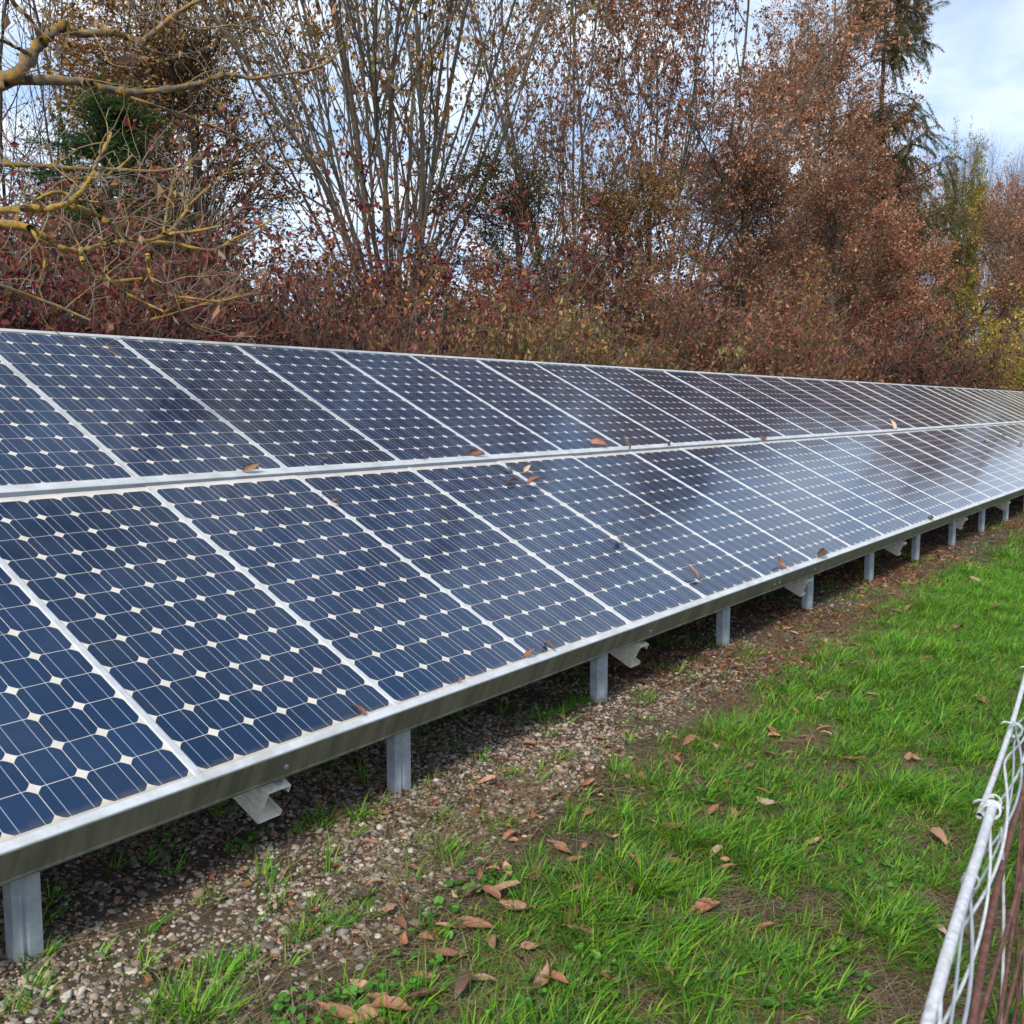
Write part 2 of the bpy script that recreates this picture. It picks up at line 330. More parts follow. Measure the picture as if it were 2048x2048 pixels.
def scatter(n, x0, x1, y0, y1): return x0 + (x1 - x0) * rng.random(n), y0 + (y1 - y0) * rng.random(n)
for n, x0, x1, y0, y1, s0, s1, b_, f_ in ((85000, -1.2, 3.4, -1.0, 2.0, 0.0045, 0.0105, ICO, ICF), (11000, -1.2, 3.4, -1.0, 2.0, 0.009, 0.017, IC2, ICF2), (36000, 3.4, 9, -0.7, 1.8, 0.007, 0.013, ICO, ICF), (9000, 9, 18, -0.6, 1.5, 0.01, 0.018, ICO, ICF)):
    x, y = scatter(n, x0, x1, y0, y1)
    bare = (noise2(x, y, 0.42, 5) * 0.6 + noise2(x, y, 0.16, 6) * 0.4); e = edge_y(x)
    strip = np.clip((y - e + 0.06) / 0.18, 0, 1) * np.interp(x, [-2, 1.8, 4.5, 20], [1, 0.85, 0.22, 0.10])
    keep = rng.random(n) < strip * np.clip((bare - np.where(x < 1.6, 0.22, 0.34)) * 5.5, np.where(x < 1.6, 0.4, 0.10), 1); x, y = x[keep], y[keep]
    s = s0 + (s1 - s0) * rng.random(len(x)) ** 2.2
    acc.add(*pebbles(x, y, s, b_, f_))
M_PEB = (lambda g: (g.bsdf(**{'Base Color': g.mix(g.math('MULTIPLY', g.noise(40, 3, 0.6, g.coord()), 0.5), g.ramp(g.n('ShaderNodeNewGeometry').outputs['Random Per Island'], [(0, (0.21, 0.15, 0.105)), (0.18, (0.33, 0.26, 0.19)), (0.32, (0.13, 0.105, 0.085)), (0.46, (0.44, 0.37, 0.28)), (0.58, (0.25, 0.165, 0.11)), (0.7, (0.29, 0.26, 0.23)), (0.84, (0.09, 0.07, 0.055)), (0.93, (0.54, 0.48, 0.39))], 'CONSTANT'), (0.09, 0.065, 0.045)), 'Roughness': 0.8}), g.m)[1])(NG('river gravel'))
tag(link('gravel', acc.mesh('gravel'), M_PEB), 'pale rounded river gravel under and in front of the panel rack', 'gravel', kind='stuff')
# a few larger single stones
acc_st = []
for px, py, s in ((823, 1474, 0.022), (776, 1608, 0.020), (832, 1476, 0.012), (283, 1885 / 1.0, 0.020), (153, 1868, 0.017), (125, 1880, 0.017), (55, 1925, 0.018), (715, 1560, 0.013)):
    p = on_ground(px * 1.06, py * 1.06)
    if py < 1480 and px == 832: continue
    V, Fc = pebbles(np.array([0.0]), np.array([0.0]), np.array([s * 0.8]), IC2, ICF2, 0.15); V[..., 2] -= hz(0.0, 0.0)
    acc_st.append((p, mesh_np('stone', V, [Fc])))
g = NG('large pale stone'); g.bsdf(**{'Base Color': g.mix(g.noise(50, 4, 0.6, g.coord()), (0.36, 0.33, 0.27), (0.55, 0.51, 0.45)), 'Roughness': 0.8}); M_STONE = g.m
for i, (p, me) in enumerate(acc_st):
    o = link('stone', me, M_STONE); o.location = (p[0], p[1], hz(p[0], p[1]))
    tag(o, ['pale oval stone beside the foot of the second post from the left', 'whitish angular stone lying in open gravel below the second post', 'grey rounded pebble low in the gravel right of the leftmost post', 'tan flat pebble, right one of a pair near the bottom left corner', 'grey oval pebble, left one of a pair near the bottom left corner', 'pebble nearest the bottom left corner of the photo', 'small pale stone between the large oval and the angular stone'][i], 'stone', 'larger stones in the gravel')

# grass ---------------------------------------------------------------
def blades(x, y, h, w, lean, az, bend):
    n = len(x); z = hz(x, y) - 0.004; d = np.stack([np.cos(az), np.sin(az), np.zeros(n)], 1); s = np.stack([-np.sin(az + 0.6), np.cos(az + 0.6), np.zeros(n)], 1)
    P0 = np.stack([x, y, z], 1); up = np.array([0, 0, 1.0])
    def pt(t): return P0 + d * (h * (lean * t + bend * t * t))[:, None] + up * (h * (t - 0.35 * bend * t * t))[:, None]
    hw = (w / 2)[:, None]; a, b, c = pt(0), pt(0.5), pt(1.0)
    V = np.stack([a - s * hw, a + s * hw, b - s * hw * 0.85, b + s * hw * 0.85, c], 1).reshape(-1, 3); i = np.arange(n)[:, None] * 5
    return V, i + [[0, 1, 3, 2]], i + [[2, 3, 4]]
def grass_field(tufts, per, seed, hscale=1.0, wide=1.0, spread=0.022):
    x0, y0 = tufts; rg = np.random.default_rng(seed); n = len(x0)
    size = 0.5 + 1.1 * noise2(x0, y0, 0.2, 8) * rg.random(n) + 0.15; k = np.maximum((per * size).astype(int), 2); pi = np.repeat(np.arange(n), k); m = len(pi)
    a = rg.random(m) * 6.283; r = spread * size[pi] * np.sqrt(rg.random(m)); x = x0[pi] + r * np.cos(a); y = y0[pi] + r * np.sin(a)
    h = hscale * 0.066 * size[pi] * (0.45 + 0.8 * rg.random(m)); az = a + 0.5 * rg.normal(size=m)
    return blades(x, y, h, wide * (0.0028 + 0.0022 * rg.random(m)), 0.15 + 0.5 * rg.random(m), az, 0.2 + 0.9 * rg.random(m))
acc = Acc(); accd = Acc()
for x0, x1, n, per, hs, wd, sp in ((-1.3, 3, 12500, 16, 1.05, 1.15, 0.024), (3, 8, 12500, 13, 1.1, 1.2, 0.032), (8, 18, 9500, 11, 1.25, 1.7, 0.05), (18, 48, 11000, 9, 1.5, 3.0, 0.10)):
    x, y = scatter(n, x0, x1, -3.4, 0.5); e = edge_y(x)
    c = noise2(x, y, 0.17, 12) * 0.50 + noise2(x, y, 0.07, 13) * 0.32 + noise2(x, y, 1.1, 14) * 0.25
    into = np.clip((e - y) / 0.5, 0, 1); far = np.clip((x - 2.0) / 4, 0, 1)
    pr = into * np.clip((c - 0.46 + 0.20 * far + 0.04 * into) * 7, 0.07, 1) + (into <= 0) * 0.035
    keep = rng.random(n) < pr; V, q, t = grass_field((x[keep], y[keep]), per, 40 + int(x0), hs, wd, sp); b0 = acc.n
    acc.V.append(V); acc.F.setdefault(4, []).append(q + b0); acc.F.setdefault(3, []).append(t + b0); acc.n += len(V)
    # thin short sward between the tufts
    x, y = scatter(int(n * 9 * (1 if x0 < 8 else 0.7)), x0, x1, -3.4, 0.0); e = edge_y(x); into = np.clip((e - y) / 0.4, 0, 1); keep = rng.random(len(x)) < into * np.clip((noise2(x, y, 0.17, 12) * 0.5 + noise2(x, y, 0.07, 13) * 0.4 + noise2(x, y, 0.5, 15) * 0.3 - 0.42) * 3.0 + 0.35 * far.mean(), 0.04, 1); x, y = x[keep], y[keep]; m = len(x)
    V, q, t = blades(x, y, hs * (0.018 + 0.03 * rng.random(m)), wd * (0.0022 + 0.002 * rng.random(m)), 0.3 + 0.8 * rng.random(m), rng.random(m) * 6.283, 0.3 + rng.random(m)); b0 = acc.n
    acc.V.append(V); acc.F[4].append(q + b0); acc.F[3].append(t + b0); acc.n += len(V)
    # dry stalks lying flat
    nd = int(n * 7); x, y = scatter(nd, x0, x1, -3.0, 0.6); e = edge_y(x); keep = rng.random(nd) < np.clip((e + 0.35 - y) / 0.4, 0.05, 1) * np.clip((noise2(x, y, 0.4, 21) - 0.25) * 2, 0.1, 1); x, y = x[keep], y[keep]; m = len(x)
    V, q, t = blades(x, y, hs * (0.03 + 0.05 * rng.random(m)), wd * (0.0016 + 0.0016 * rng.random(m)), 2.0 + 4 * rng.random(m), rng.random(m) * 6.283, 0.2 * rng.random(m)); V = V.copy(); b0 = accd.n
    zb = np.repeat(hz(x, y), 5); V[:, 2] = zb + 0.002 + (V[:, 2] - zb) * 0.28
    accd.V.append(V); accd.F.setdefault(4, []).append(q + b0); accd.F.setdefault(3, []).append(t + b0); accd.n += len(V)
# weed and clover tufts standing in the gravel, placed as in the photo
wx, wy = [], []
for px, py, k in ((470, 1600, 3), (650, 1560, 3), (440, 1830, 7), (600, 1750, 10), (680, 1720, 5), (1100, 1330, 9), (1020, 1360, 5), (330, 1590, 2), (960, 1560, 6), (980, 1460, 4), (1180, 1250, 3), (80, 1800, 3), (370, 1700, 2), (1290, 1280, 4), (860, 1620, 4), (40, 1870, 3), (780, 1350, 3), (760, 1190 + 200, 2), (1500, 1190, 4), (1400, 1240, 3), (340, 1900, 5), (420, 1890, 6)):
    p = on_ground(px * 1.06, py * 1.06)
    for _ in range(k): wx.append(p[0] + 0.05 * rng.normal()); wy.append(p[1] + 0.035 * rng.normal())
V, q, t = grass_field((np.array(wx), np.array(wy)), 24, 77, 0.75, 1.0, 0.03); b0 = acc.n
acc.V.append(V); acc.F[4].append(q + b0); acc.F[3].append(t + b0); acc.n += len(V)
M_GRASS = mat_leaf('fresh green grass', [(0.15, 0.34, 0.010), (0.085, 0.25, 0.012), (0.21, 0.41, 0.014), (0.045, 0.165, 0.014), (0.20, 0.40, 0.018), (0.095, 0.30, 0.01), (0.25, 0.28, 0.05), (0.07, 0.24, 0.03), (0.14, 0.33, 0.012), (0.055, 0.20, 0.012)], 0.5, 0.42, (0.6, 1.35), 0.4)
M_DRY = mat_leaf('dry straw', [(0.25, 0.19, 0.10), (0.17, 0.12, 0.065), (0.32, 0.26, 0.15), (0.13, 0.08, 0.045)], 0.8, 0.2)
tag(link('grass', acc.mesh('grass', False), M_GRASS), 'bright green tufted grass beside the panel rack', 'grass', kind='stuff')
tag(link('dry_grass', accd.mesh('dry_grass', False), M_DRY), 'dry straw coloured stalks lying between the grass tufts', 'dry grass', kind='stuff')
# clover between the tufts near the camera
cxs, cys = [], []
for px, py, k, sp_ in ((700, 1880, 60, .10), (900, 1690, 40, .08), (1180, 1800, 40, .09), (1350, 1500, 30, .10), (1500, 1850, 50, .14), (560, 1915, 30, .07), (1050, 1905, 50, .09), (1650, 1650, 40, .12), (470, 1590, 12, .03), (360, 1520, 8, .03), (1600, 1350, 40, .2)):
    p = on_ground(px * 1.06, py * 1.06); cxs.append(p[0] + sp_ * rng.normal(size=k)); cys.append(p[1] + sp_ * 0.8 * rng.normal(size=k))
cxs, cys = np.concatenate(cxs), np.concatenate(cys); n = len(cxs); hh = 0.010 + 0.022 * rng.random(n); rr_ = 0.006 + 0.004 * rng.random(n); VV = []; a0 = rng.random(n) * 6.283
hexa = np.arange(6) * np.pi / 3
for lf in range(3):
    a = a0 + lf * 2.094; ox, oy = cxs + rr_ * 0.95 * np.cos(a), cys + rr_ * 0.95 * np.sin(a); tl = rng.normal(size=(n, 1)) * 0.5
    lx, ly = rr_[:, None] * np.cos(hexa)[None], rr_[:, None] * np.sin(hexa)[None]
    VV.append(np.stack([ox[:, None] + lx, oy[:, None] + ly, (hz(cxs, cys) + hh)[:, None] + lx * tl + ly * 0.3 * tl], -1).reshape(-1, 3))
tag(link('clover', mesh_np('clover', np.concatenate(VV), [np.arange(n * 18).reshape(-1, 6)], False), mat_leaf('clover leaves', [(0.07, 0.21, 0.02), (0.10, 0.27, 0.03), (0.05, 0.15, 0.02)], 0.5, 0.35)), 'low clover leaves mixed into the near grass', 'clover', kind='stuff')
# small crumbled litter
x, y = scatter(130000, -1.2, 24, -1.7, 1.6); dens = np.clip(1.25 - np.abs(y - edge_y(x) - 0.3) / 0.9, 0, 1) * np.clip((noise2(x, y, 0.5, 31) - 0.25) * 2.8, 0.08, 1) * np.clip(0.25 + x * 0.35, 0.1, 1); dens = np.maximum(dens, 0.10 * (x > 0.2)); keep = rng.random(len(x)) < dens; x, y = x[keep], y[keep]
V, Fc = leafs(np.stack([x, y, hz(x, y) + 0.012], 1), np.full(len(x), 0.028) * np.clip(1 + x * 0.03, 1, 1.6), 0.1, 0.6, axis=np.stack([rng.normal(size=len(x)), rng.normal(size=len(x)), np.zeros(len(x))], 1) * 2)
M_LIT = mat_leaf('leaf litter', [(0.19, 0.075, 0.035), (0.25, 0.105, 0.05), (0.10, 0.05, 0.03), (0.33, 0.21, 0.13), (0.22, 0.075, 0.03), (0.07, 0.04, 0.025)], 0.75, 0.15)
tag(link('leaf_litter', mesh_np('leaf_litter', V, [Fc], False), M_LIT), 'crumbled brown leaf litter along the gravel strip', 'leaf litter', kind='stuff')

# ------------------------------------------------------------------ solar array
P = 0.822; K0, K1 = -3, 41
LEN = 1.576; WID = 0.804
# panel meshes in the panel's own coordinates: x along the row, y up the slope, z out of the glass
fr = MB()
fr.box(0, WID, 0, 0.003, -0.036, 0.0012); fr.box(0, WID, LEN - 0.006, LEN, -0.036, 0.0012)
fr.box(0, 0.003, 0.003, LEN - 0.006, -0.036, 0.0012); fr.box(WID - 0.003, WID, 0.003, LEN - 0.006, -0.036, 0.0012)
me_frame = fr.me('panel_frame'); me_cells = MB().box(0.003, WID - 0.003, 0.003, LEN - 0.006, -0.006, 0.0).me('cell_sheet')
me_frame.materials.append(M_FRAME); me_cells.materials.append(M_CELL)
ONES = 'zero first second third fourth fifth sixth seventh eighth ninth tenth eleventh twelfth thirteenth fourteenth fifteenth sixteenth seventeenth eighteenth nineteenth'.split()
def ordinal(n):
    if n < 20: return ONES[n]
    t, o = divmod(n, 10); tens = {2: 'twenty', 3: 'thirty', 4: 'forty'}; return (tens[t][:-1] + 'ieth') if o == 0 else tens[t] + '-' + ONES[o]
def panel(k, row, src=None):
    v0 = -0.022 if row == 0 else 1.625
    o = empty('solar_panel') if src is None else src.copy()
    if src is None:
        link('frame', me_frame, None, o); link('cell_sheet', me_cells, None, o)
    else:
        col.objects.link(o)
        for ch in list(src.children): c = ch.copy(); col.objects.link(c); c.parent = o
    jit = 0.0012 * RND.uniform(-1, 1)
    o.location = plane2world(k * P + 0.009, v0 + jit, 0.0); o.rotation_euler = (TILT + RND.uniform(-1, 1) * 0.0022, RND.uniform(-1, 1) * 0.0035, 0)
    first = -1 if row == 0 else 0; n = k - first + 1; rn = 'lower' if row == 0 else 'upper'
    if n == 1: lb = 'solar panel of the %s row cut by the left edge of the photo' % rn
    elif n > 1: lb = 'solar panel of the %s row, %s from the left' % (rn, ordinal(n))
    else: lb = 'solar panel of the %s row, %s beyond the left edge of the photo' % (rn, ordinal(1 - n))
    tag(o, lb, 'solar panel', 'solar panels on the long tilted rack'); return o
srcp = panel(-1, 0)
for row in (0, 1):
    for k in range(K0, K1):
        if (k, row) != (-1, 0): panel(k, row, srcp)
# rack ------------------------------------------------------------------
rack = empty('mounting_rack', (0, 0, 0), (TILT, 0, 0)); tag(rack, 'long galvanised steel rack carrying the two rows of solar panels', 'solar rack')
def rail(name, u0, u1, prof_top, prof_face, mt, mf):
    m = MB().prism(prof_top, u0, u1); me = m.me(name, 0.0012); o = link(name, me, mt, rack); return o
joints = [K0 * P - 0.1] + [3.95 + 4.6 * i + d for i, d in zip(range(-1, 7), (0, 0, 0.02, -0.03, 0.05, 0, 0, 0))] + [K1 * P + 0.05]
joints = [K0 * P - 0.1, -0.95, 4.28] + [4.28 + 5.75 * i for i in range(1, 6)] + [K1 * P + 0.05]
for a, b in zip(joints[:-1], joints[1:]):
    a += 0.002; b -= 0.002; dz = RND.uniform(-0.0008, 0.0008)
    # front face with its rolled lip, and the folded top that covers the panel ends
    top = [(-0.0225, -0.004 + dz), (-0.0225, 0.006 + dz), (-0.0500, 0.006 + dz), (-0.0527, 0.003 + dz), (-0.0527, -0.003 + dz), (-0.046, -0.003 + dz)]
    o = link('front_rail', MB().prism(top, a, b).me('front_rail', 0.0008), M_FASC, rack)
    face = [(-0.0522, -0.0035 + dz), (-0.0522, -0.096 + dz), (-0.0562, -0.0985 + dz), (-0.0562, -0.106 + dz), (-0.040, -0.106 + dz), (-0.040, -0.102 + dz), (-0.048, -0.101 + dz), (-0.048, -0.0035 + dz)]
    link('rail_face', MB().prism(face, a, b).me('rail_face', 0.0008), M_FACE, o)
    mid = [(1.579, -0.012 + dz), (1.579, 0.0055 + dz), (1.583, 0.0075 + dz), (1.629, 0.0075 + dz), (1.631, 0.005 + dz), (1.631, 0.002 + dz), (1.588, 0.002 + dz), (1.588, -0.09), (1.579, -0.09)]
    link('middle_rail', MB().prism(mid, a + 0.6, b + 0.6 if b < 30 else b).me('middle_rail', 0.0008), M_FASC, rack)
    topr = [(3.176, 0.0025), (3.176, 0.007), (3.208, 0.008), (3.216, 0.004), (3.216, -0.09), (3.208, -0.09), (3.208, 0.0025)]
    link('top_rail', MB().prism(topr, a, b).me('top_rail', 0.0008), M_FASC, rack)
bmb = bmesh.new(); bmesh.ops.create_cone(bmb, cap_ends=True, segments=6, radius1=0.009, radius2=0.008, depth=0.006, matrix=Matrix.Rotation(math.pi / 2, 4, 'X')); mb2 = bpy.data.meshes.new('rail_bolt'); bmb.to_mesh(mb2); bmb.free(); mb2.materials.append(M_GALV)
for jx in joints[1:-1]:
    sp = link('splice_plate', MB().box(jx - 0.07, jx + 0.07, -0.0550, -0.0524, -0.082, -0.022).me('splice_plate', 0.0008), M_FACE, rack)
    for dx_ in (-0.045, 0.045):
        b = link('bolt', mb2, None, sp); b.location = (jx + dx_, -0.0578, -0.052)
for i in range(-1, 15):
    b = link('bolt', mb2, None, rack); b.location = (0.315 + 2.335 * i, -0.0552, -0.060)
# grooved clamping strips between the panels
def strip_me(v0, v1):
    w = 0.0092; pr = [(-w, -0.004), (-w, 0.0045), (-w + 0.0022, 0.0052), (-0.0042, 0.0052), (-0.0034, 0.0032), (-0.0014, 0.0032), (-0.0008, 0.0052), (0.0014, 0.0052), (0.002, 0.0032), (0.004, 0.0032), (0.0048, 0.0052), (w - 0.0022, 0.0052), (w, 0.0045), (w, -0.004)]
    return MB().prism([(x_, z_) for x_, z_ in pr], v0, v1, 'y').me('clamp_strip')
ms = [strip_me(-0.0215, 1.553), strip_me(1.634, 3.174)]
for m in ms: m.materials.append(M_STRIP)
for k in range(K0, K1 + 1):
    for r in (0, 1):
        o = link('clamp_strip', ms[r], None, rack); o.location = (k * P + (0.006 if r else 0), 0, 0)
# carrier channels running down the slope under the panels: open, ribbed, bolted
def channel_me():
    m = MB(); h0, h1 = -0.143, -0.268; w = 0.046; v0, v1 = -0.062, 3.1
    m.box(-w, w, v0, v1, h0 - 0.004, h0); m.box(-w, -w + 0.004, v0, v1, h1, h0 - 0.004)
    m.box(-w + 0.004, w, v0, v1, h1, h1 + 0.004)
    m.box(w - 0.004, w, v0, v1, h1 + 0.004, h1 + 0.022); m.box(w - 0.004, w, v0, v1, h0 - 0.03, h0 - 0.004)
    for j, z in enumerate((-0.166, -0.196, -0.226)): m.box(-w - 0.005, -w - 0.0005, v0 + 0.002, v1, z - 0.006, z + 0.006)
    return m.me('carrier_channel', 0.0012)
mc = channel_me(); mc.materials.append(M_BEAM)
bmb = bmesh.new(); bmesh.ops.create_cone(bmb, cap_ends=True, segments=6, radius1=0.011, radius2=0.010, depth=0.008); mbolt = bpy.data.meshes.new('bolt'); bmb.to_mesh(mbolt); bmb.free(); mbolt.materials.append(M_GALV)
for i in range(-1, 15):
    o = link('carrier_channel', mc, None, rack); o.location = (0.315 + 2.335 * i, 0, 0)
    b = link('bolt', mbolt, None, o); b.location = (0.012, -0.040, -0.1355)
# posts: folded C profile with a rib
def post_me(h):
    w, d, t = 0.034, 0.028, 0.004
    pr = [(-w, d), (-w, -d * 0.4), (-w * 0.55, -d), (-w * 0.28, -d * 0.72), (-w * 0.05, -d), (w, -d), (w, d), (w - t, d), (w - t, -d + t), (0, -d + t), (-w * 0.28, -d * 0.72 + t), (-w * 0.5, -d + t), (-w + t, -d * 0.4 + t), (-w + t, d)]
    return MB().prism(pr, 0, h, 'z').me('support_post', 0.0008)
Ri = Matrix.Rotation(-TILT, 4, 'X')
for i in range(-2, 25):
    x = -0.475 + 1.392 * i; y = 0.065; zb = float(gz(x)) - 0.06; zt = y * math.tan(TILT) - 0.150
    pm = post_me(zt - zb); pm.materials.append(M_GALV); o = link('support_post', pm, None, rack)
    o.matrix_local = Ri @ Matrix.Translation((x, y, zb)) @ Matrix.Rotation(RND.uniform(-0.02, 0.02), 4, 'Z')
    y2 = 2.35; zb2 = zb; zt2 = y2 * math.tan(TILT) - 0.30; pm2 = post_me(zt2 - zb2); pm2.materials.append(M_GALV); o2 = link('rear_post', pm2, None, rack)
    o2.matrix_local = Ri @ Matrix.Translation((x, y2, zb2))
for v in (0.03, 2.56):                                    # purlins the channels sit against
    link('purlin', MB().box(K0 * P - 0.05, K1 * P, v, v + 0.045, -0.139, -0.1).me('purlin', 0.001), M_GALV, rack)
# hollow underside: dark backs of the panels are their own laminate

# ------------------------------------------------------------------ fallen leaves
def big_leaf(seed, L_=0.10, W_=0.04, curl=1.0, nL=10, nW=6, stalk=0.0):
    rg = np.random.default_rng(seed); s = np.linspace(0, 1, nL + 1); t = np.linspace(-1, 1, nW + 1)
    wv = np.sin(np.pi * np.clip(s, 0, 1) ** 0.8) ** 0.75 * (1 - 0.25 * s) + 0.02; wob = 1 + 0.045 * rg.normal(size=nL + 1)
    kx, kt = curl * rg.uniform(-1.6, 1.6), curl * rg.uniform(0.5, 1.7); tw = rg.uniform(-1, 1) * curl
    a = kx * (s - 0.5); cxl = np.concatenate([[0], np.cumsum(np.cos((a[1:] + a[:-1]) / 2))]) / nL; czl = np.concatenate([[0], np.cumsum(np.sin((a[1:] + a[:-1]) / 2))]) / nL
    V = np.zeros((nL + 1, nW + 1, 3))
    for i in range(nL + 1):
        w = W_ / 2 * wv[i] * wob[i]; th = t * kt; r = w / kt
        yy = r * np.sin(th) * (1 if kt < 1.57 else 1.0); zl = r * (1 - np.cos(th)); q = tw * (s[i] - 0.5); c, sn = math.cos(q), math.sin(q)
        y2 = yy * c - zl * sn; z2 = yy * sn + zl * c; n_ = np.array([-math.sin(a[i]), 0, math.cos(a[i])])
        V[i] = np.array([cxl[i] * L_, 0, czl[i] * L_]) + y2[:, None] * np.array([0, 1, 0]) + z2[:, None] * n_
    V[..., 2] += 0.0022 * np.sin(np.arange(nW + 1) * 2.1 + seed)[None] * np.abs(t)[None] + 0.0012 * rg.normal(size=V.shape[:2]); V[:, :, 0] -= L_ / 2; V[..., 2] -= V[..., 2].min() - 0.001
    i = np.arange(V.shape[0] * V.shape[1]).reshape(V.shape[:2]); Q = np.stack([i[:-1, :-1], i[1:, :-1], i[1:, 1:], i[:-1, 1:]], -1).reshape(-1, 4)
    A = Acc(); A.add(V, Q)
    ml = stalk if stalk else 0.025
    b0 = V[0, nW // 2]; pts = np.array([[b0 + np.array([-ml * u_, 0.18 * ml * math.sin(u_ * 2.2 + seed), (0.01 + 0.15 * ml) * math.sin(u_ * 2.6)]) for u_ in np.linspace(0, 1, 8)]]); A.add(*tubes(pts, np.full((1, 8), 0.0009), 5))
    return A.mesh('fallen_leaf')
def mat_dead(name, a, b):
    g = NG(name); co = g.coord(); oi = g.n('ShaderNodeObjectInfo'); c = g.mix(g.noise(30, 5, 0.6, co), a, b); c = g.mix(g.math('MULTIPLY', g.ramp(g.noise(90, 3, 0.6, co), [(0.55, (0, 0, 0)), (0.66, (1, 1, 1))]), 0.5), c, (0.07, 0.035, 0.02))
    c = g.mix(1.0, c, g.mix(oi.outputs['Random'], (0.7, 0.7, 0.7), (1.25, 1.2, 1.15)), 'MULTIPLY')
    geo = g.n('ShaderNodeNewGeometry'); c = g.mix(g.math('MULTIPLY', geo.outputs['Backfacing'], 0.5), c, (0.36, 0.25, 0.17))
    b_ = g.bsdf(**{'Base Color': c, 'Roughness': 0.6}); g.set(b_.inputs['Normal'], g.bump(g.noise(140, 4, 0.6, co), 0.5, 0.002)); return g.m
M_DEAD = [mat_dead('rust brown dead leaf', (0.30, 0.13, 0.065), (0.19, 0.08, 0.04)), mat_dead('tan dead leaf', (0.42, 0.25, 0.15), (0.28, 0.15, 0.085)), mat_dead('dark dead leaf', (0.13, 0.065, 0.04), (0.07, 0.038, 0.025)), mat_dead('pale dead leaf', (0.52, 0.40, 0.28), (0.36, 0.24, 0.15))]
LV = [big_leaf(100 + i, 0.105 - 0.004 * (i % 4), 0.044 + 0.005 * (i % 3), 0.6 + 0.11 * i, 14, 8) for i in range(9)]
for m in LV: m.materials.append(M_DEAD[0])
def put_leaf(p, mesh, mat, sc, label, group, up=None, az=None, tilt=0.35, name='fallen_leaf'):
    o = bpy.data.objects.new(name, mesh); col.objects.link(o); o.material_slots[0].link = 'OBJECT'; o.material_slots[0].material = mat
    az = RND.uniform(0, 6.283) if az is None else az
    base = Matrix.Rotation(TILT, 4, 'X') if up == 'panel' else Matrix.Identity(4)
    Rm = base @ Matrix.Rotation(az, 4, 'Z') @ Matrix.Rotation(RND.uniform(-tilt, tilt), 4, 'X') @ Matrix.Rotation(RND.uniform(-tilt, tilt), 4, 'Y')
    lo = min((Rm @ v.co)[2] if up != 'panel' else (base.inverted() @ (Rm @ v.co))[2] for v in mesh.vertices) * sc
    off = -lo + (0.0015 if up == 'panel' else 0.004)
    n_ = Vector((0, -ST, CT)) if up == 'panel' else Vector((0, 0, 1))
    o.matrix_world = Matrix.Translation(Vector(p) + n_ * off) @ Rm @ Matrix.Scale(sc, 4)
    return tag(o, label, 'leaf', group)
PL = [  # px, py (display 1932), mesh, material, scale, azimuth, label
 (471, 887, 4, 1, .72, 0.2, 'tan curled leaf on the upper row lying left-most against the middle rail'),
 (611, 864, 5, 0, .55, 0.6, 'small rust brown leaf second from the left along the middle rail'),
 (793, 862, 6, 0, .62, 1.2, 'upright brown leaf third from the left along the middle rail'),
 (897, 856, 2, 0, .95, -0.3, 'large rust brown leaf fourth from the left along the middle rail'),
 (1130, 838, 3, 0, 1.2, -0.8, 'largest brown leaf above the middle rail near the photo centre'),
 (1180, 843, 1, 3, 1.0, -0.2, 'flat pale leaf on the middle rail right of the largest one'),
 (1260, 836, 7, 2, .7, 0.5, 'small dark leaf on the middle rail under a panel joint'),
 (1440, 826, 5, 0, 1.35, 0.2, 'rust brown leaf lying right-most of the brown ones on the middle rail'),
 (1680, 803, 6, 3, 1.7, 0.9, 'pale yellow leaf standing above the far middle rail'),
 (634, 948, 0, 0, .95, 0.5, 'brown leaf on a clamping strip with a long dark stalk pointing left'),
 (968, 908, 8, 2, .85, 0.1, 'dark curled leaf hanging left of a clamping strip in the lower row'),
 (1008, 917, 3, 0, 1.0, -0.6, 'rust brown leaf lying across a clamping strip in the lower row'),
 (962, 884, 7, 2, .6, -0.7, 'small dark leaf at the top of a lower row clamping strip'),
 (992, 888, 4, 3, .6, 0.2, 'pale shrivelled leaf just right of the small dark one'),
 (1165, 1018, 5, 0, .8, 0.3, 'brown leaf alone on a clamping strip in the middle of the lower row'),
 (1303, 1085, 6, 0, .95, 1.9, 'brown leaf standing up beside a clamping strip near the front rail'),
 (1468, 1062, 7, 0, .85, 1.4, 'upright brown leaf against the front rail, right of the strip leaf'),
 (1547, 1046, 8, 2, 1.05, 0.2, 'dark red leaf on the front rail with a crumpled shape'),
 (1756, 977, 7, 2, 1.2, 0.1, 'farthest small dark leaf on the front rail'),
 (1032, 1218, 0, 0, .8, 0.6, 'brown leaf resting on the front rail, right one of a touching pair'),
 (997, 1235, 4, 0, .5, -0.1, 'small brown leaf on the front rail, left one of a touching pair'),
 (673, 1338, 8, 0, .50, 1.35, 'rolled up brown leaf on the front rail nearest to the camera'),
 (865, 1283, 2, 0, .28, 0.2, 'tiny brown scrap on the front rail left of the pair')]
stalk_leaf = big_leaf(300, 0.075, 0.042, 0.9, stalk=0.16); stalk_leaf.materials.append(M_DEAD[0])
for px, py, mi, mt, sc, az, lb in PL:
    p = on_panel(px * 1.06, py * 1.06 + 3, 0.006 if py < 1000 or sc < 0.3 else 0.003); me = stalk_leaf if 'long dark stalk' in lb else LV[mi]
    put_leaf(p, me, M_DEAD[mt], sc * 1.25, lb, 'dead leaves on the solar panels', 'panel', az, 0.6)
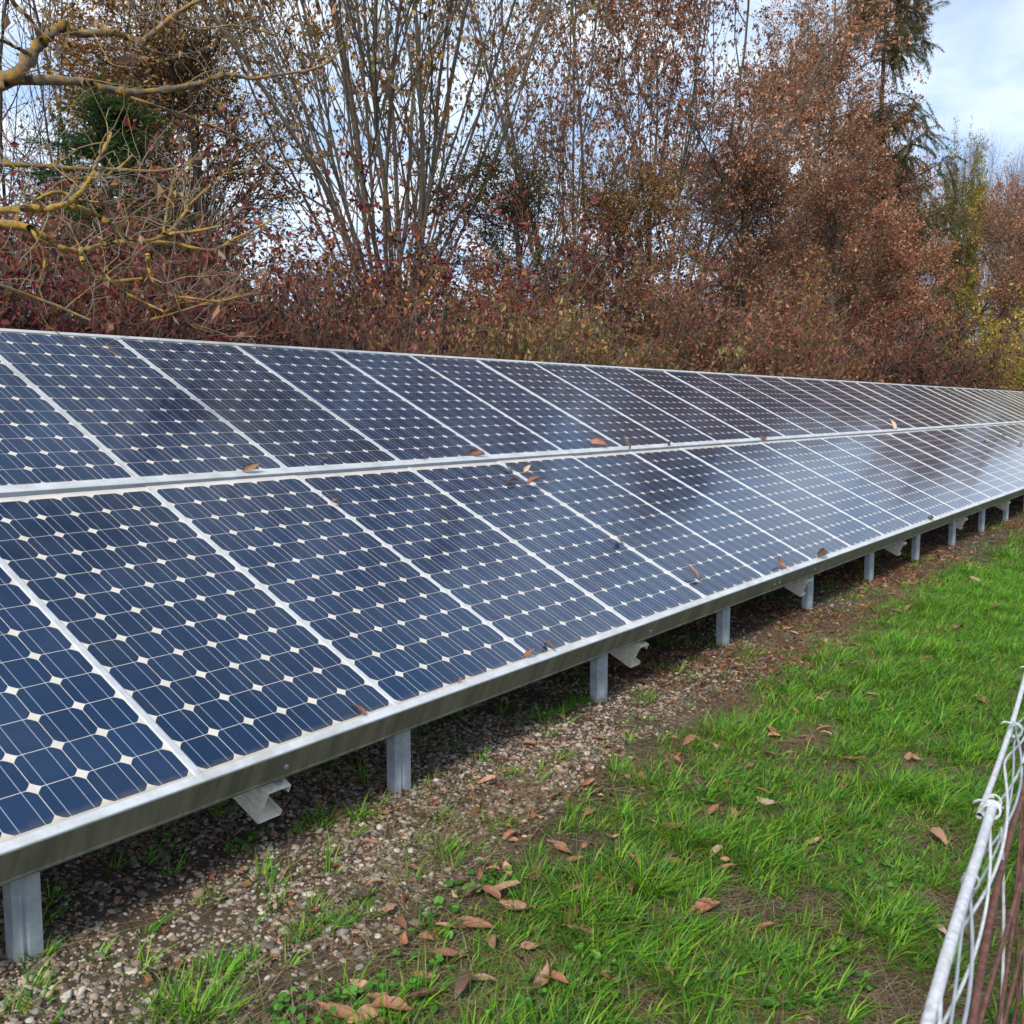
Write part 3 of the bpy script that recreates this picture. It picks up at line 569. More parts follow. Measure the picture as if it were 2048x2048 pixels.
for i, (px, py, sc) in enumerate(((1860, 832, 1.6), (1893, 822, 1.3), (1925, 838, 1.1), (1945, 838, 1.3), (1960, 820, 1.6))):
    p = on_panel(px * 1.06, py * 1.06, 0.004)
    if px > 1932: continue
    put_leaf(p, LV[i], M_DEAD[3 if i != 1 else 0], sc, ['pale leaf high on the far end of the upper row', 'brown leaf on the far upper row near the photo edge', 'pale far leaf touching the middle rail at the right edge'][i], 'dead leaves on the solar panels', 'panel')
GL = [(1010,1660,1.25,0),(950,1700,1.15,1),(968,1728,1.1,1),(925,1705,.9,0),(1082,1738,1.1,0),(1092,1772,1.1,0),(1055,1730,.8,1),(1030,1862,1.2,1),(1050,1870,.9,0),(800,1898,1.2,0),(850,1812,1.15,0),(805,1855,.9,0),(760,1752,.9,0),(905,1762,1.0,0),(880,1755,.7,1),(930,1790,1.0,1),(862,1668,.9,2),(740,1915,1.1,0),(640,1925,1.2,0),(690,1925,1.1,1),(712,1895,.9,0),(870,1880,1.1,2),(1125,1720,.8,2),(1090,1690,.9,0),(1195,1640,.9,0),(1265,1575,.95,0),(1195,1688,.7,0),(1050,1605,.9,1),(1062,1618,.8,0),(1090,1635,.8,0),(1110,1612,.7,0),(1455,1395,1.1,0),(1462,1400,.8,1),(1520,1402,1.0,0),(1525,1412,.9,2),(1560,1400,.7,1),(1665,1385,.9,0),(1715,1440,.9,1),(1725,1445,.9,3),(1770,1600,1.25,1),(1300,1410,1.0,0),(1318,1408,.9,0),(1345,1420,.8,1),(1440,1530,1.0,3),(1440,1510,.6,0),(1330,1600,.9,0),(1350,1620,.8,3),(1370,1640,.8,1),(1770,1778,.7,3),(1800,1780,.7,2),(1585,1365,.7,0),(1545,1330,.8,1),(1680,1355,.8,1),(1380,1550,.7,0),(1345,1545,.7,0),(1415,1150,.9,0),(1555,1185,.8,0),(1810,1195,1.4,0),(1450,1440,.9,0),(1300,1560,.8,2),(1375,1650,.6,0),(600,1720,.6,0),(965,1590,.8,0),(700,1595,.6,0),(780,1650,.8,0),(560,1445,.8,0),(520,1580,.5,0),(1130,1400,.7,0),(1165,1420,.6,0),(1240,1370,.8,0),(760,1785,.8,0),(900,1700,.8,2),(1110,1545,.8,0),(1000,1800,.8,1),(960,1660,.8,1),(1210,1760,.7,2),(1150,1860,.7,0),(1260,1850,.7,1),(1450,1760,.8,0),(1530,1600,.8,1),(1600,1500,.9,0),(1640,1320,.9,1),(1850,1330,1.1,1),(1750,1250,1.1,0),(1880,1150,1.3,0),(1840,1100,1.4,1),(1690,1160,1.2,0),(1620,1120,1.2,1)]
for i, (px, py, sc, mt) in enumerate(GL):
    p = on_ground(px * 1.06, py * 1.06); p[2] = float(hz(p[0], p[1])) + (0.012 if p[1] < float(edge_y(p[0])) else 0.002)
    put_leaf(p, LV[i % 9], M_DEAD[mt], sc * 0.88, 'dry curled brown leaf lying on the ground in the grass or gravel', 'dead leaves scattered on the ground')
for i in range(170):
    x = RND.uniform(-0.2, 9); y = min(0.3, float(edge_y(x)) + RND.gauss(-0.25, 0.45)); put_leaf((x, y, float(hz(x, y)) + 0.006), LV[i % 9], M_DEAD[RND.choice((0, 0, 1, 2))], RND.uniform(0.45, 0.85), 'dry curled brown leaf lying on the ground in the grass or gravel', 'dead leaves scattered on the ground')

# ------------------------------------------------------------------ wire fence at the right edge
FA = np.array([-0.757, -2.149]); FD = unit(np.array([1.215, 0.120])); FN = np.array([-FD[1], FD[0]])
def fpt(s, side, z): q = FA + FD * s + FN * side; return np.array([q[0], q[1], z])
fence = empty('wire_fence', (float(FA[0]), float(FA[1]), -0.36)); tag(fence, 'low white and rusty wire fence along the right edge', 'fence')
Fo = np.array([FA[0], FA[1], -0.36])
def wire(name, pts, r, mat, k=8, sm=6):
    pts = np.array(pts) - Fo; n = len(pts); t = np.linspace(0, n - 1, (n - 1) * sm + 1); i = np.clip(t.astype(int), 0, n - 2); f = (t - i)[:, None]
    pm = pts[np.clip(i - 1, 0, n - 1)]; p0 = pts[i]; p1 = pts[i + 1]; p2 = pts[np.clip(i + 2, 0, n - 1)]
    C_ = 0.5 * ((2 * p0) + (-pm + p1) * f + (2 * pm - 5 * p0 + 4 * p1 - p2) * f ** 2 + (-pm + 3 * p0 - 3 * p1 + p2) * f ** 3)
    A = Acc(); rr_ = np.asarray(r) if np.ndim(r) else np.full(len(C_), r); A.add(*tubes(C_[None], rr_[None] if rr_.ndim == 1 else rr_, k)); return link(name, A.mesh(name), mat, fence)
M_WHITE = mat_metal('white coated wire', (0.70, 0.73, 0.75), (0.60, 0.62, 0.64), 0.1, 0.5, 40, (0.25, 0.20, 0.16), 0.5, bump=0.4)
M_RUST = mat_metal('rusty wire', (0.16, 0.055, 0.035), (0.075, 0.028, 0.022), 0.2, 0.75, 25, (0.34, 0.20, 0.15), 0.4)
wire('top_tube', [fpt(s, 0.001 * math.sin(s * 9), 0.45 + 0.004 * math.sin(s * 3)) for s in np.linspace(-0.5, 0.60, 8)], 0.0066, M_WHITE, 12)
wire('top_tube', [fpt(s, 0.012 + 0.004 * math.sin(s * 4), 0.446 + 0.008 * math.sin(s * 5 + 1)) for s in np.linspace(0.58, 5.5, 22)], 0.0046, M_WHITE, 10)
for j, (ph, amp, zz0, rr0) in enumerate(((0.0, 0.013, 0.437, 0.0022), (2.1, 0.011, 0.43, 0.0020), (4.0, 0.015, 0.425, 0.0022), (5.0, 0.008, 0.432, 0.0018))):
    wire('mesh_wire', [fpt(s, -0.010 + amp * math.sin(s * 9 + ph), zz0 + 0.018 * math.cos(s * 9 + ph)) for s in np.arange(-0.4, 5.2, 0.08)], rr0, M_WHITE if j < 2 else M_GALV, 6, 4)
for j, s in enumerate((0.33, 0.58, 0.62, 1.0, 1.45, 1.9, 2.4)):        # knots and rings round the tube
    R0 = 0.0095 + 0.002 * (j % 2); wire('wire_knot', [fpt(s + 0.0045 * a / 3, R0 * math.sin(a), 0.448 + R0 * math.cos(a)) for a in np.linspace(0, 13.5 if j % 2 else 7.2, 26)], 0.0016, M_WHITE if j % 3 else M_GALV, 6, 3)
    if j in (1, 3, 4, 6): wire('wire_knot', [fpt(s + 0.05, -0.012, 0.44), fpt(s + 0.02, 0.004, 0.456), fpt(s + 0.005, 0.016, 0.462), fpt(s - 0.01, 0.022, 0.463)], 0.0019, M_WHITE, 6, 4)
for j, (z, sd_, r) in enumerate(((0.375, -0.030, 0.0046), (0.30, -0.028, 0.003), (0.22, -0.022, 0.0026), (0.13, -0.03, 0.003), (0.02, -0.02, 0.0034), (-0.12, -0.03, 0.0034), (-0.26, -0.02, 0.004))):
    wire('rusty_wire', [fpt(s, sd_ + 0.010 * math.sin(s * 3.1 + j * 1.7), z + 0.012 * math.sin(s * 2.3 + j * 2.1)) for s in np.linspace(-0.5, 5.4, 22)], r, M_RUST, 8)
for j in range(20):                                                     # diagonals of the mesh, each from the top tube to the ground
    s = -0.35 + j * 0.30; sg = 1 if j % 2 else -1
    wire('mesh_wire', [fpt(s + sg * 0.12 * t + 0.008 * math.sin(t * 9), -0.018 + 0.008 * math.sin(t * 5 + j), 0.44 - 0.78 * t) for t in np.linspace(0, 1, 7)], 0.0022, M_WHITE if j % 3 == 0 else M_RUST, 6, 4)
for s in (-0.45, 2.6, 5.3): wire('fence_post', [fpt(s, -0.045, z) for z in (-0.42, -0.1, 0.2, 0.5)], 0.013, M_RUST, 10, 3)
# ------------------------------------------------------------------ vegetation
BK_GREY = mat_bark('grey brown bark', (0.19, 0.16, 0.115), (0.085, 0.068, 0.05))
BK_DARK = mat_bark('dark twig bark', (0.07, 0.05, 0.036), (0.03, 0.022, 0.018))
BK_PINK = mat_bark('pinkish bare twigs', (0.15, 0.11, 0.10), (0.08, 0.055, 0.05))
BK_TAN = mat_bark('tan shrub stems', (0.22, 0.14, 0.10), (0.09, 0.055, 0.04))
BK_LICH2 = mat_bark('bark with sparse orange lichen', (0.24, 0.21, 0.165), (0.08, 0.07, 0.05), (0.50, 0.27, 0.035), 0.3, 34)
BK_TWIG = mat_bark('pale grey twigs', (0.30, 0.26, 0.21), (0.14, 0.115, 0.085), (0.36, 0.22, 0.05), 0.1, 10)
BK_LICH = mat_bark('bark with orange lichen', (0.24, 0.20, 0.14), (0.10, 0.08, 0.055), (0.62, 0.38, 0.05), 0.85, 40)
LEAF = {
 'ochre': [(0.40, 0.22, 0.07), (0.30, 0.14, 0.045), (0.50, 0.32, 0.11), (0.20, 0.09, 0.04), (0.28, 0.27, 0.07), (0.55, 0.33, 0.16), (0.42, 0.19, 0.07)],
 'rust': [(0.34, 0.14, 0.065), (0.24, 0.095, 0.045), (0.42, 0.20, 0.10), (0.15, 0.07, 0.04), (0.46, 0.26, 0.14), (0.30, 0.19, 0.07)],
 'copper': [(0.46, 0.20, 0.10), (0.34, 0.13, 0.065), (0.54, 0.29, 0.17), (0.22, 0.09, 0.05), (0.60, 0.38, 0.24), (0.40, 0.15, 0.065)],
 'red': [(0.24, 0.035, 0.035), (0.13, 0.03, 0.03), (0.34, 0.055, 0.05), (0.08, 0.03, 0.03), (0.30, 0.12, 0.05), (0.11, 0.06, 0.035), (0.28, 0.07, 0.06)],
 'purple': [(0.085, 0.035, 0.035), (0.055, 0.03, 0.035), (0.15, 0.045, 0.035), (0.05, 0.055, 0.03), (0.32, 0.095, 0.035), (0.10, 0.065, 0.055)],
 'mixed': [(0.28, 0.11, 0.06), (0.36, 0.17, 0.08), (0.16, 0.075, 0.05), (0.20, 0.18, 0.055), (0.42, 0.22, 0.14), (0.26, 0.06, 0.05)],
 'orange': [(0.42, 0.19, 0.05), (0.32, 0.12, 0.04), (0.30, 0.22, 0.06), (0.50, 0.28, 0.09), (0.22, 0.08, 0.04), (0.16, 0.14, 0.045)],
 'olive': [(0.24, 0.20, 0.06), (0.16, 0.17, 0.045), (0.34, 0.26, 0.10), (0.28, 0.15, 0.06), (0.12, 0.14, 0.045), (0.38, 0.22, 0.10)],
 'yellow': [(0.58, 0.47, 0.05), (0.40, 0.40, 0.05), (0.26, 0.30, 0.045), (0.60, 0.48, 0.08), (0.42, 0.22, 0.05)],
 'gold': [(0.50, 0.36, 0.035), (0.13, 0.18, 0.02), (0.56, 0.34, 0.04), (0.09, 0.14, 0.02), (0.20, 0.22, 0.04)],
 'conifer': [(0.04, 0.10, 0.022), (0.055, 0.13, 0.03), (0.025, 0.06, 0.018), (0.09, 0.14, 0.035)],
 'larch': [(0.13, 0.135, 0.05), (0.09, 0.11, 0.045), (0.17, 0.16, 0.06), (0.06, 0.075, 0.035), (0.20, 0.12, 0.06)],
 'purplebrown': [(0.20, 0.10, 0.07), (0.27, 0.14, 0.09), (0.13, 0.065, 0.05), (0.34, 0.19, 0.12)],
}
ML = {k: mat_leaf(k + ' leaves', [tuple(min(0.75, c * 0.95) for c in q) for q in v], 0.55, 0.38, (0.55, 1.35)) for k, v in LEAF.items()}

def arch_multistem(seed, h=13.0, stems=11, fan=24, leaves=7000, lsize=0.075, base=0.25, l2=13, l3=7):
    rg = np.random.default_rng(seed); A = Acc(); n = stems
    az = np.arange(n) * 6.283 / n * 1.0 + rg.normal(size=n) * 0.3; a = np.radians(fan * np.sqrt(rg.random(n)) + 3); d = np.stack([np.sin(a) * np.cos(az), 0.6 * np.sin(a) * np.sin(az), np.cos(a)], 1)
    st = np.stack([0.16 * np.cos(az), 0.16 * np.sin(az), np.full(n, base)], 1)
    P0, R0 = grow(st, d, h * (0.75 + 0.3 * rg.random(n)), 0.020 + 0.030 * rg.random(n) ** 1.6, np.full(n, 0.005), 16, 0.055, 0.022, rg); A.add(*tubes(P0, R0, 6))
    s, dd, r, t = kids(P0, R0, l2, 0.12, 0.97, 32, 10, rg); ln = h * 0.30 * (1.15 - t) * (0.6 + 0.7 * rg.random(len(t)))
    P1, R1 = grow(s, dd, ln, np.minimum(r * 0.55, 0.03), np.full(len(t), 0.004), 7, 0.08, 0.10, rg); A.add(*tubes(P1, R1, 4))
    s, dd, r, t = kids(P1, R1, l3, 0.15, 1.0, 38, 12, rg); ln = (0.45 + 0.75 * rg.random(len(t)))
    P2, R2 = grow(s, dd, ln, np.minimum(r * 0.7, 0.0075), np.full(len(t), 0.0028), 4, 0.12, 0.08, rg); A.add(*tubes(P2, R2, 3))
    tr = np.array([[[0, 0, -0.3], [0.02, 0, base * 0.6], [0, 0.01, base + 0.2]]]); A.add(*tubes(tr, np.array([[0.24, 0.2, 0.17]]), 10))
    k = rg.integers(0, len(P2), leaves); f = rg.integers(1, 5, leaves); pos = P2[k, f] + 0.03 * rg.normal(size=(leaves, 3))
    V, Fc = leafs(pos, np.full(leaves, lsize), 0.7, 0.55, rg)
    return A.mesh('limbs'), mesh_np('foliage', V, [Fc], False)
def arch_crown(seed, h=10.0, trunk=0.22, spread=0.5, leaves=24000, lsize=0.08, clear=0.2, l1=26, l2=11, l3=6, up=0.05, ang=55, cl=0.16, droop=0.35, ratio=0.6):
    rg = np.random.default_rng(seed); A = Acc()
    P0, R0 = grow(np.array([[0, 0, -0.3]]), np.array([[0, 0, 1.0]]), np.array([h]), np.array([trunk]), np.array([0.015]), 16, 0.03, 0.02, rg); A.add(*tubes(P0, R0, 10))
    s, dd, r, t = kids(P0, R0, l1, clear, 0.90, ang, 10, rg); ln = h * spread * np.maximum(1.12 - t, 0.36) ** 0.8 * (0.6 + 0.6 * rg.random(len(t)))
    P1, R1 = grow(s, dd, ln, np.minimum(r * 0.5, 0.06), np.full(len(t), 0.008), 9, 0.09, up, rg); A.add(*tubes(P1, R1, 5))
    s, dd, r, t = kids(P1, R1, l2, 0.15, 1.0, 42, 14, rg); ln = h * 0.14 * (1.2 - 0.6 * t) * (0.6 + 0.7 * rg.random(len(t)))
    P2, R2 = grow(s, dd, ln, np.minimum(r * 0.6, 0.016), np.full(len(t), 0.004), 5, 0.12, up, rg); A.add(*tubes(P2, R2, 4))
    s, dd, r, t = kids(P2, R2, l3, 0.1, 1.0, 40, 14, rg); ln = 0.25 + 0.5 * rg.random(len(t))
    P3, R3 = grow(s, dd, ln, np.full(len(t), 0.005), np.full(len(t), 0.0025), 3, 0.14, 0.03, rg); A.add(*tubes(P3, R3, 3))
    clump = rg.random(len(P3)) ** 1.7 * (np.hypot(P3[:, 0, 0], P3[:, 0, 1]) + 0.08) ** 1.1; clump /= clump.sum(); k = rg.choice(len(P3), leaves, p=clump); f = rg.integers(0, 4, leaves)
    V, Fc = leafs(P3[k, f] + cl * 0.5 * rg.normal(size=(leaves, 3)), np.full(leaves, lsize), droop, ratio, rg)
    return A.mesh('limbs'), mesh_np('foliage', V, [Fc], False)
def arch_bush(seed, h=2.8, w=1.5, leaves=9000, lsize=0.06, stems=26, arch=0.0, droop=0.35):
    rg = np.random.default_rng(seed); A = Acc(); n = stems; az = rg.random(n) * 6.283; a = np.radians(5 + 29 * rg.random(n)); d = np.stack([np.sin(a) * np.cos(az), np.sin(a) * np.sin(az), np.cos(a)], 1)
    st = np.stack([0.3 * w * np.cos(az) * rg.random(n), 0.3 * w * np.sin(az) * rg.random(n), np.full(n, -0.1)], 1)
    P0, R0 = grow(st, d, h * (0.6 + 0.5 * rg.random(n)), 0.016 + 0.014 * rg.random(n), np.full(n, 0.004), 9, 0.08, 0.0 - arch, rg); A.add(*tubes(P0, R0, 5))
    s, dd, r, t = kids(P0, R0, 11, 0.1, 1.0, 42, 14, rg); ln = h * 0.30 * (0.4 + 0.8 * rg.random(len(t)))
    P1, R1 = grow(s, dd, ln, np.minimum(r * 0.6, 0.009), np.full(len(t), 0.003), 6, 0.12, 0.02 - arch, rg); A.add(*tubes(P1, R1, 4))
    s, dd, r, t = kids(P1, R1, 7, 0.1, 1.0, 45, 15, rg); ln = 0.14 + 0.32 * rg.random(len(t))
    P2, R2 = grow(s, dd, ln, np.full(len(t), 0.0032), np.full(len(t), 0.0016), 3, 0.14, 0.0, rg); A.add(*tubes(P2, R2, 3))
    cw = rg.random(len(P2)) ** 1.5; cw /= cw.sum(); k = rg.choice(len(P2), leaves, p=cw); f = rg.integers(0, 4, leaves)
    V, Fc = leafs(P2[k, f] + 0.03 * rg.normal(size=(leaves, 3)), np.full(leaves, lsize), droop, 0.55, rg)
    return A.mesh('stems'), mesh_np('foliage', V, [Fc], False)
def arch_larch(seed, h=17.0, leaves=190000):
    rg = np.random.default_rng(seed); A = Acc()
    P0, R0 = grow(np.array([[0, 0, -0.3]]), np.array([[0, 0, 1.0]]), np.array([h]), np.array([0.24]), np.array([0.02]), 16, 0.012, 0.02, rg); A.add(*tubes(P0, R0, 10))
    s, dd, r, t = kids(P0, R0, 85, 0.12, 0.99, 82, 8, rg); ln = h * 0.24 * (1.08 - t) ** 0.75 * (0.7 + 0.5 * rg.random(len(t)))
    P1, R1 = grow(s, dd, ln, np.minimum(r * 0.4, 0.04), np.full(len(t), 0.006), 8, 0.05, 0.035, rg); A.add(*tubes(P1, R1, 5))
    s, dd, r, t = kids(P1, R1, 14, 0.15, 1.0, 55, 12, rg); ln = 0.5 + 0.9 * rg.random(len(t)); dd[:, 2] -= 0.6
    P2, R2 = grow(s, dd, ln, np.full(len(t), 0.007), np.full(len(t), 0.003), 6, 0.06, -0.14, rg); A.add(*tubes(P2, R2, 3))
    k = rg.integers(0, len(P2), leaves); f = rg.integers(0, 6, leaves); u = rg.random(leaves)[:, None]; pos = P2[k, f] * (1 - u) + P2[k, f + 1] * u; ax = unit(P2[k, f + 1] - P2[k, f]) + 0.1 * rg.normal(size=(leaves, 3)) + np.array([0, 0, -0.5])
    V, Fc = leafs(pos, np.full(leaves, 0.17), 0.4, 0.085, rg, axis=ax); return A.mesh('limbs'), mesh_np('foliage', V, [Fc], False)
def arch_spruce(seed, h=6.4, leaves=60000):
    rg = np.random.default_rng(seed); A = Acc()
    P0, R0 = grow(np.array([[0, 0, -0.3]]), np.array([[0, 0, 1.0]]), np.array([h]), np.array([0.12]), np.array([0.01]), 12, 0.008, 0.02, rg); A.add(*tubes(P0, R0, 8))
    s, dd, r, t = kids(P0, R0, 110, 0.06, 0.98, 74, 6, rg); ln = h * 0.36 * (1.04 - t) * (0.75 + 0.4 * rg.random(len(t)))
    P1, R1 = grow(s, dd, ln, np.minimum(r * 0.4, 0.02), np.full(len(t), 0.004), 7, 0.04, 0.05, rg); A.add(*tubes(P1, R1, 4))
    s, dd, r, t = kids(P1, R1, 12, 0.1, 1.0, 45, 10, rg); ln = 0.2 + 0.35 * rg.random(len(t))
    P2, R2 = grow(s, dd, ln, np.full(len(t), 0.004), np.full(len(t), 0.002), 4, 0.05, -0.03, rg); A.add(*tubes(P2, R2, 3))
    k = rg.integers(0, len(P2), leaves); f = rg.integers(0, 4, leaves); u = rg.random(leaves)[:, None]; pos = P2[k, f] * (1 - u) + P2[k, f + 1] * u; ax = unit(P2[k, f + 1] - P2[k, f]) + 0.5 * rg.normal(size=(leaves, 3))
    V, Fc = leafs(pos, np.full(leaves, 0.075), 0.2, 0.16, rg, axis=ax); return A.mesh('limbs'), mesh_np('foliage', V, [Fc], False)

ARCH = {
 'multi_a': arch_multistem(1, 13.5, 28, 36, 26000, 0.095, 2.2, 12, 8), 'multi_b': arch_multistem(2, 14.5, 7, 14, 20000, 0.095, 1.5, 22, 9), 'multi_c': arch_multistem(3, 14, 9, 24, 28000, 0.10, 2.8, 19, 9),
 'poplar': arch_multistem(4, 15, 5, 9, 5000, 0.06, 1.0, 20, 9), 'bare': arch_multistem(5, 13, 14, 18, 300, 0.06, 1.0, 18, 10),
 'crown_a': arch_crown(10, 9.5, 0.2, 0.42, 30000, 0.085), 'crown_b': arch_crown(11, 11.5, 0.2, 0.34, 36000, 0.09, ang=62, up=0.03, l1=34), 'crown_s': arch_crown(12, 10, 0.16, 0.35, 17000, 0.085, ang=45, up=0.1, l1=30),
 'bush_a': arch_bush(20, 2.9, 1.6, 15000, 0.075), 'bush_b': arch_bush(21, 3.2, 1.6, 14000, 0.068, arch=0.03), 'bush_c': arch_bush(22, 2.4, 1.8, 16000, 0.07, 32, 0.04, 0.8), 'bush_d': arch_bush(23, 3.6, 1.7, 15000, 0.075, 28, 0.0), 'bush_t': arch_bush(24, 2.6, 1.6, 5500, 0.06, 44, 0.03),
 'larch': arch_larch(30), 'spruce': arch_spruce(31)}
def plant(arch, name, x, y, sc, rz, bark, leafm, label, cat, group=None, sz=1.0, part='limbs'):
    o = empty(name, (x, y, float(gz(x))), (0, 0, rz)); o.scale = (sc, sc, sc * sz); tag(o, label, cat, group)
    for nm, me, mt in ((part, ARCH[arch][0], bark), ('foliage', ARCH[arch][1], ML[leafm])):
        if not me.materials: me.materials.append(mt)
        c = link(nm, me, None, o); c.material_slots[0].link = 'OBJECT'; c.material_slots[0].material = mt
    return o
G_T, G_B, G_M = 'autumn trees behind the panels', 'autumn shrubs right behind the panels', 'multi stemmed trees behind the panels'
def height(arch):
    me = ARCH[arch][0]; z = np.empty(len(me.vertices) * 3, np.float32); me.vertices.foreach_get('co', z); return float(np.quantile(z[2::3], 0.999))
HT = {k: height(k) for k in ARCH}
def T(arch, name, px, Y, sc, rz, bark, leafm, label, cat='tree', group=G_T, part='limbs', top=None):
    """sc scales the plant; where top is given (the picture row its tip reaches) the height follows from it"""
    x = tree_x(px, Y); sz = 1.0
    if top is not None: sz = (tree_z(px, top - ((45 if px < 900 else 5) if name == 'shrub' else 0), Y) - float(gz(x))) / HT[arch] / sc
    return plant(arch, name, x, Y, sc, rz, bark, leafm, label, cat, group, sz, part)
T('multi_a', 'multi_stem_tree', 740, 8.2, 1.0, 0.4, BK_GREY, 'ochre', 'multi stemmed tree fanning widely left of the photo centre, sparse ochre leaves', group=G_M)
T('multi_b', 'multi_stem_tree', 1085, 8.8, 1.0, 1.3, BK_GREY, 'copper', 'upright tree with several straight trunks and rusty leaves right of the widest fan', group=G_M)
T('multi_c', 'multi_stem_tree', 1262, 8.6, 1.05, 2.0, BK_GREY, 'copper', 'multi stemmed tree with pale trunks just left of the dense copper trees', group=G_M)
T('poplar', 'poplar_tree', 45, 13, 0.9, 0.3, BK_DARK, 'purplebrown', 'tall thin poplar with dark twigs at the upper left corner', group='thin poplars at the left')
T('poplar', 'poplar_tree', 190, 16, 1.0, 2.3, BK_DARK, 'purplebrown', 'tall thin poplar with dark twigs above the dark green conifer', group='thin poplars at the left')
T('poplar', 'poplar_tree', 330, 19, 1.05, 4.3, BK_DARK, 'purplebrown', 'farthest thin poplar, right of the one above the conifer', group='thin poplars at the left')
T('crown_s', 'oak_tree', 430, 9.5, 0.95, 1.0, BK_DARK, 'ochre', 'golden brown leaved tree between the lichen branches and the wide fan', top=-60)
T('crown_s', 'oak_tree', 250, 12.0, 0.9, 3.0, BK_DARK, 'ochre', 'ochre leaved tree behind the long lichen covered limb', top=60)
T('spruce', 'spruce_tree', 245, 8.6, 1.35, 0.0, BK_DARK, 'conifer', 'dark green conifer behind the lichen covered branches', top=170)
T('crown_b', 'copper_tree', 1440, 9.5, 1.12, 0.5, BK_GREY, 'copper', 'dense copper leaved tree immediately right of the pale trunks', group='dense copper trees', top=110)
T('crown_a', 'copper_tree', 1560, 7.2, 1.0, 2.2, BK_GREY, 'copper', 'low broad copper leaved tree in front of the larch', group='dense copper trees', top=225)
T('crown_b', 'copper_tree', 1500, 10.5, 1.25, 3.7, BK_GREY, 'rust', 'tall rusty leaved tree reaching the top edge, one crown away from the larch', group='dense copper trees', top=-60)
T('crown_b', 'copper_tree', 1575, 12.0, 1.35, 0.9, BK_GREY, 'copper', 'tall copper leaved tree whose crown touches the left side of the larch', group='dense copper trees', top=-110)
T('crown_a', 'copper_tree', 1690, 8.0, 1.12, 4.4, BK_GREY, 'copper', 'copper leaved tree below the larch beside the yellow green tree', group='dense copper trees', top=235)
T('crown_b', 'copper_tree', 1872, 8.2, 1.35, 5.5, BK_GREY, 'rust', 'rusty brown tree right of the yellow green tree under bare tops', group='dense copper trees', top=330)
T('crown_a', 'copper_tree', 1905, 9.0, 1.3, 2.9, BK_GREY, 'copper', 'copper tree filling the gap between the two right-most rusty crowns', group='dense copper trees', top=285)
T('crown_a', 'copper_tree', 1950, 7.6, 1.4, 1.2, BK_GREY, 'copper', 'copper brown tree cut by the right edge of the photo', group='dense copper trees', top=250)
T('crown_s', 'maple_tree', 1010, 6.8, 0.72, 0.2, BK_DARK, 'olive', 'small tree of olive and yellow leaves in front of the upright trunks', top=250)
T('crown_s', 'maple_tree', 1160, 7.2, 0.66, 2.6, BK_DARK, 'ochre', 'small ochre leaved tree between the upright trunks and the pale trunks', top=290)
T('crown_s', 'maple_tree', 1370, 7.4, 0.8, 4.0, BK_DARK, 'rust', 'small rusty leaved tree right of the pale trunks', top=230)
T('larch', 'larch_tree', 1660, 8.4, 0.98, 0.0, BK_DARK, 'larch', 'tall olive green larch with drooping twigs against the open sky')
T('crown_a', 'yellow_tree', 1792, 10.0, 0.62, 0.9, BK_DARK, 'gold', 'yellow and dark green tree rising between copper trees at the right', top=232)
for i, (px, Y, tp_) in enumerate(((1762, 17, 250), (1812, 18, 232), (1850, 17, 240), (1890, 18, 225), (1925, 18, 238), (1965, 19, 215))):
    T('bare', 'bare_tree', px, Y, 1.1, i * 1.1, BK_PINK, 'purplebrown', 'bare twiggy treetop far behind, %s from the left at the right edge' % ONES[i + 1], group='far bare trees against the sky', top=tp_)
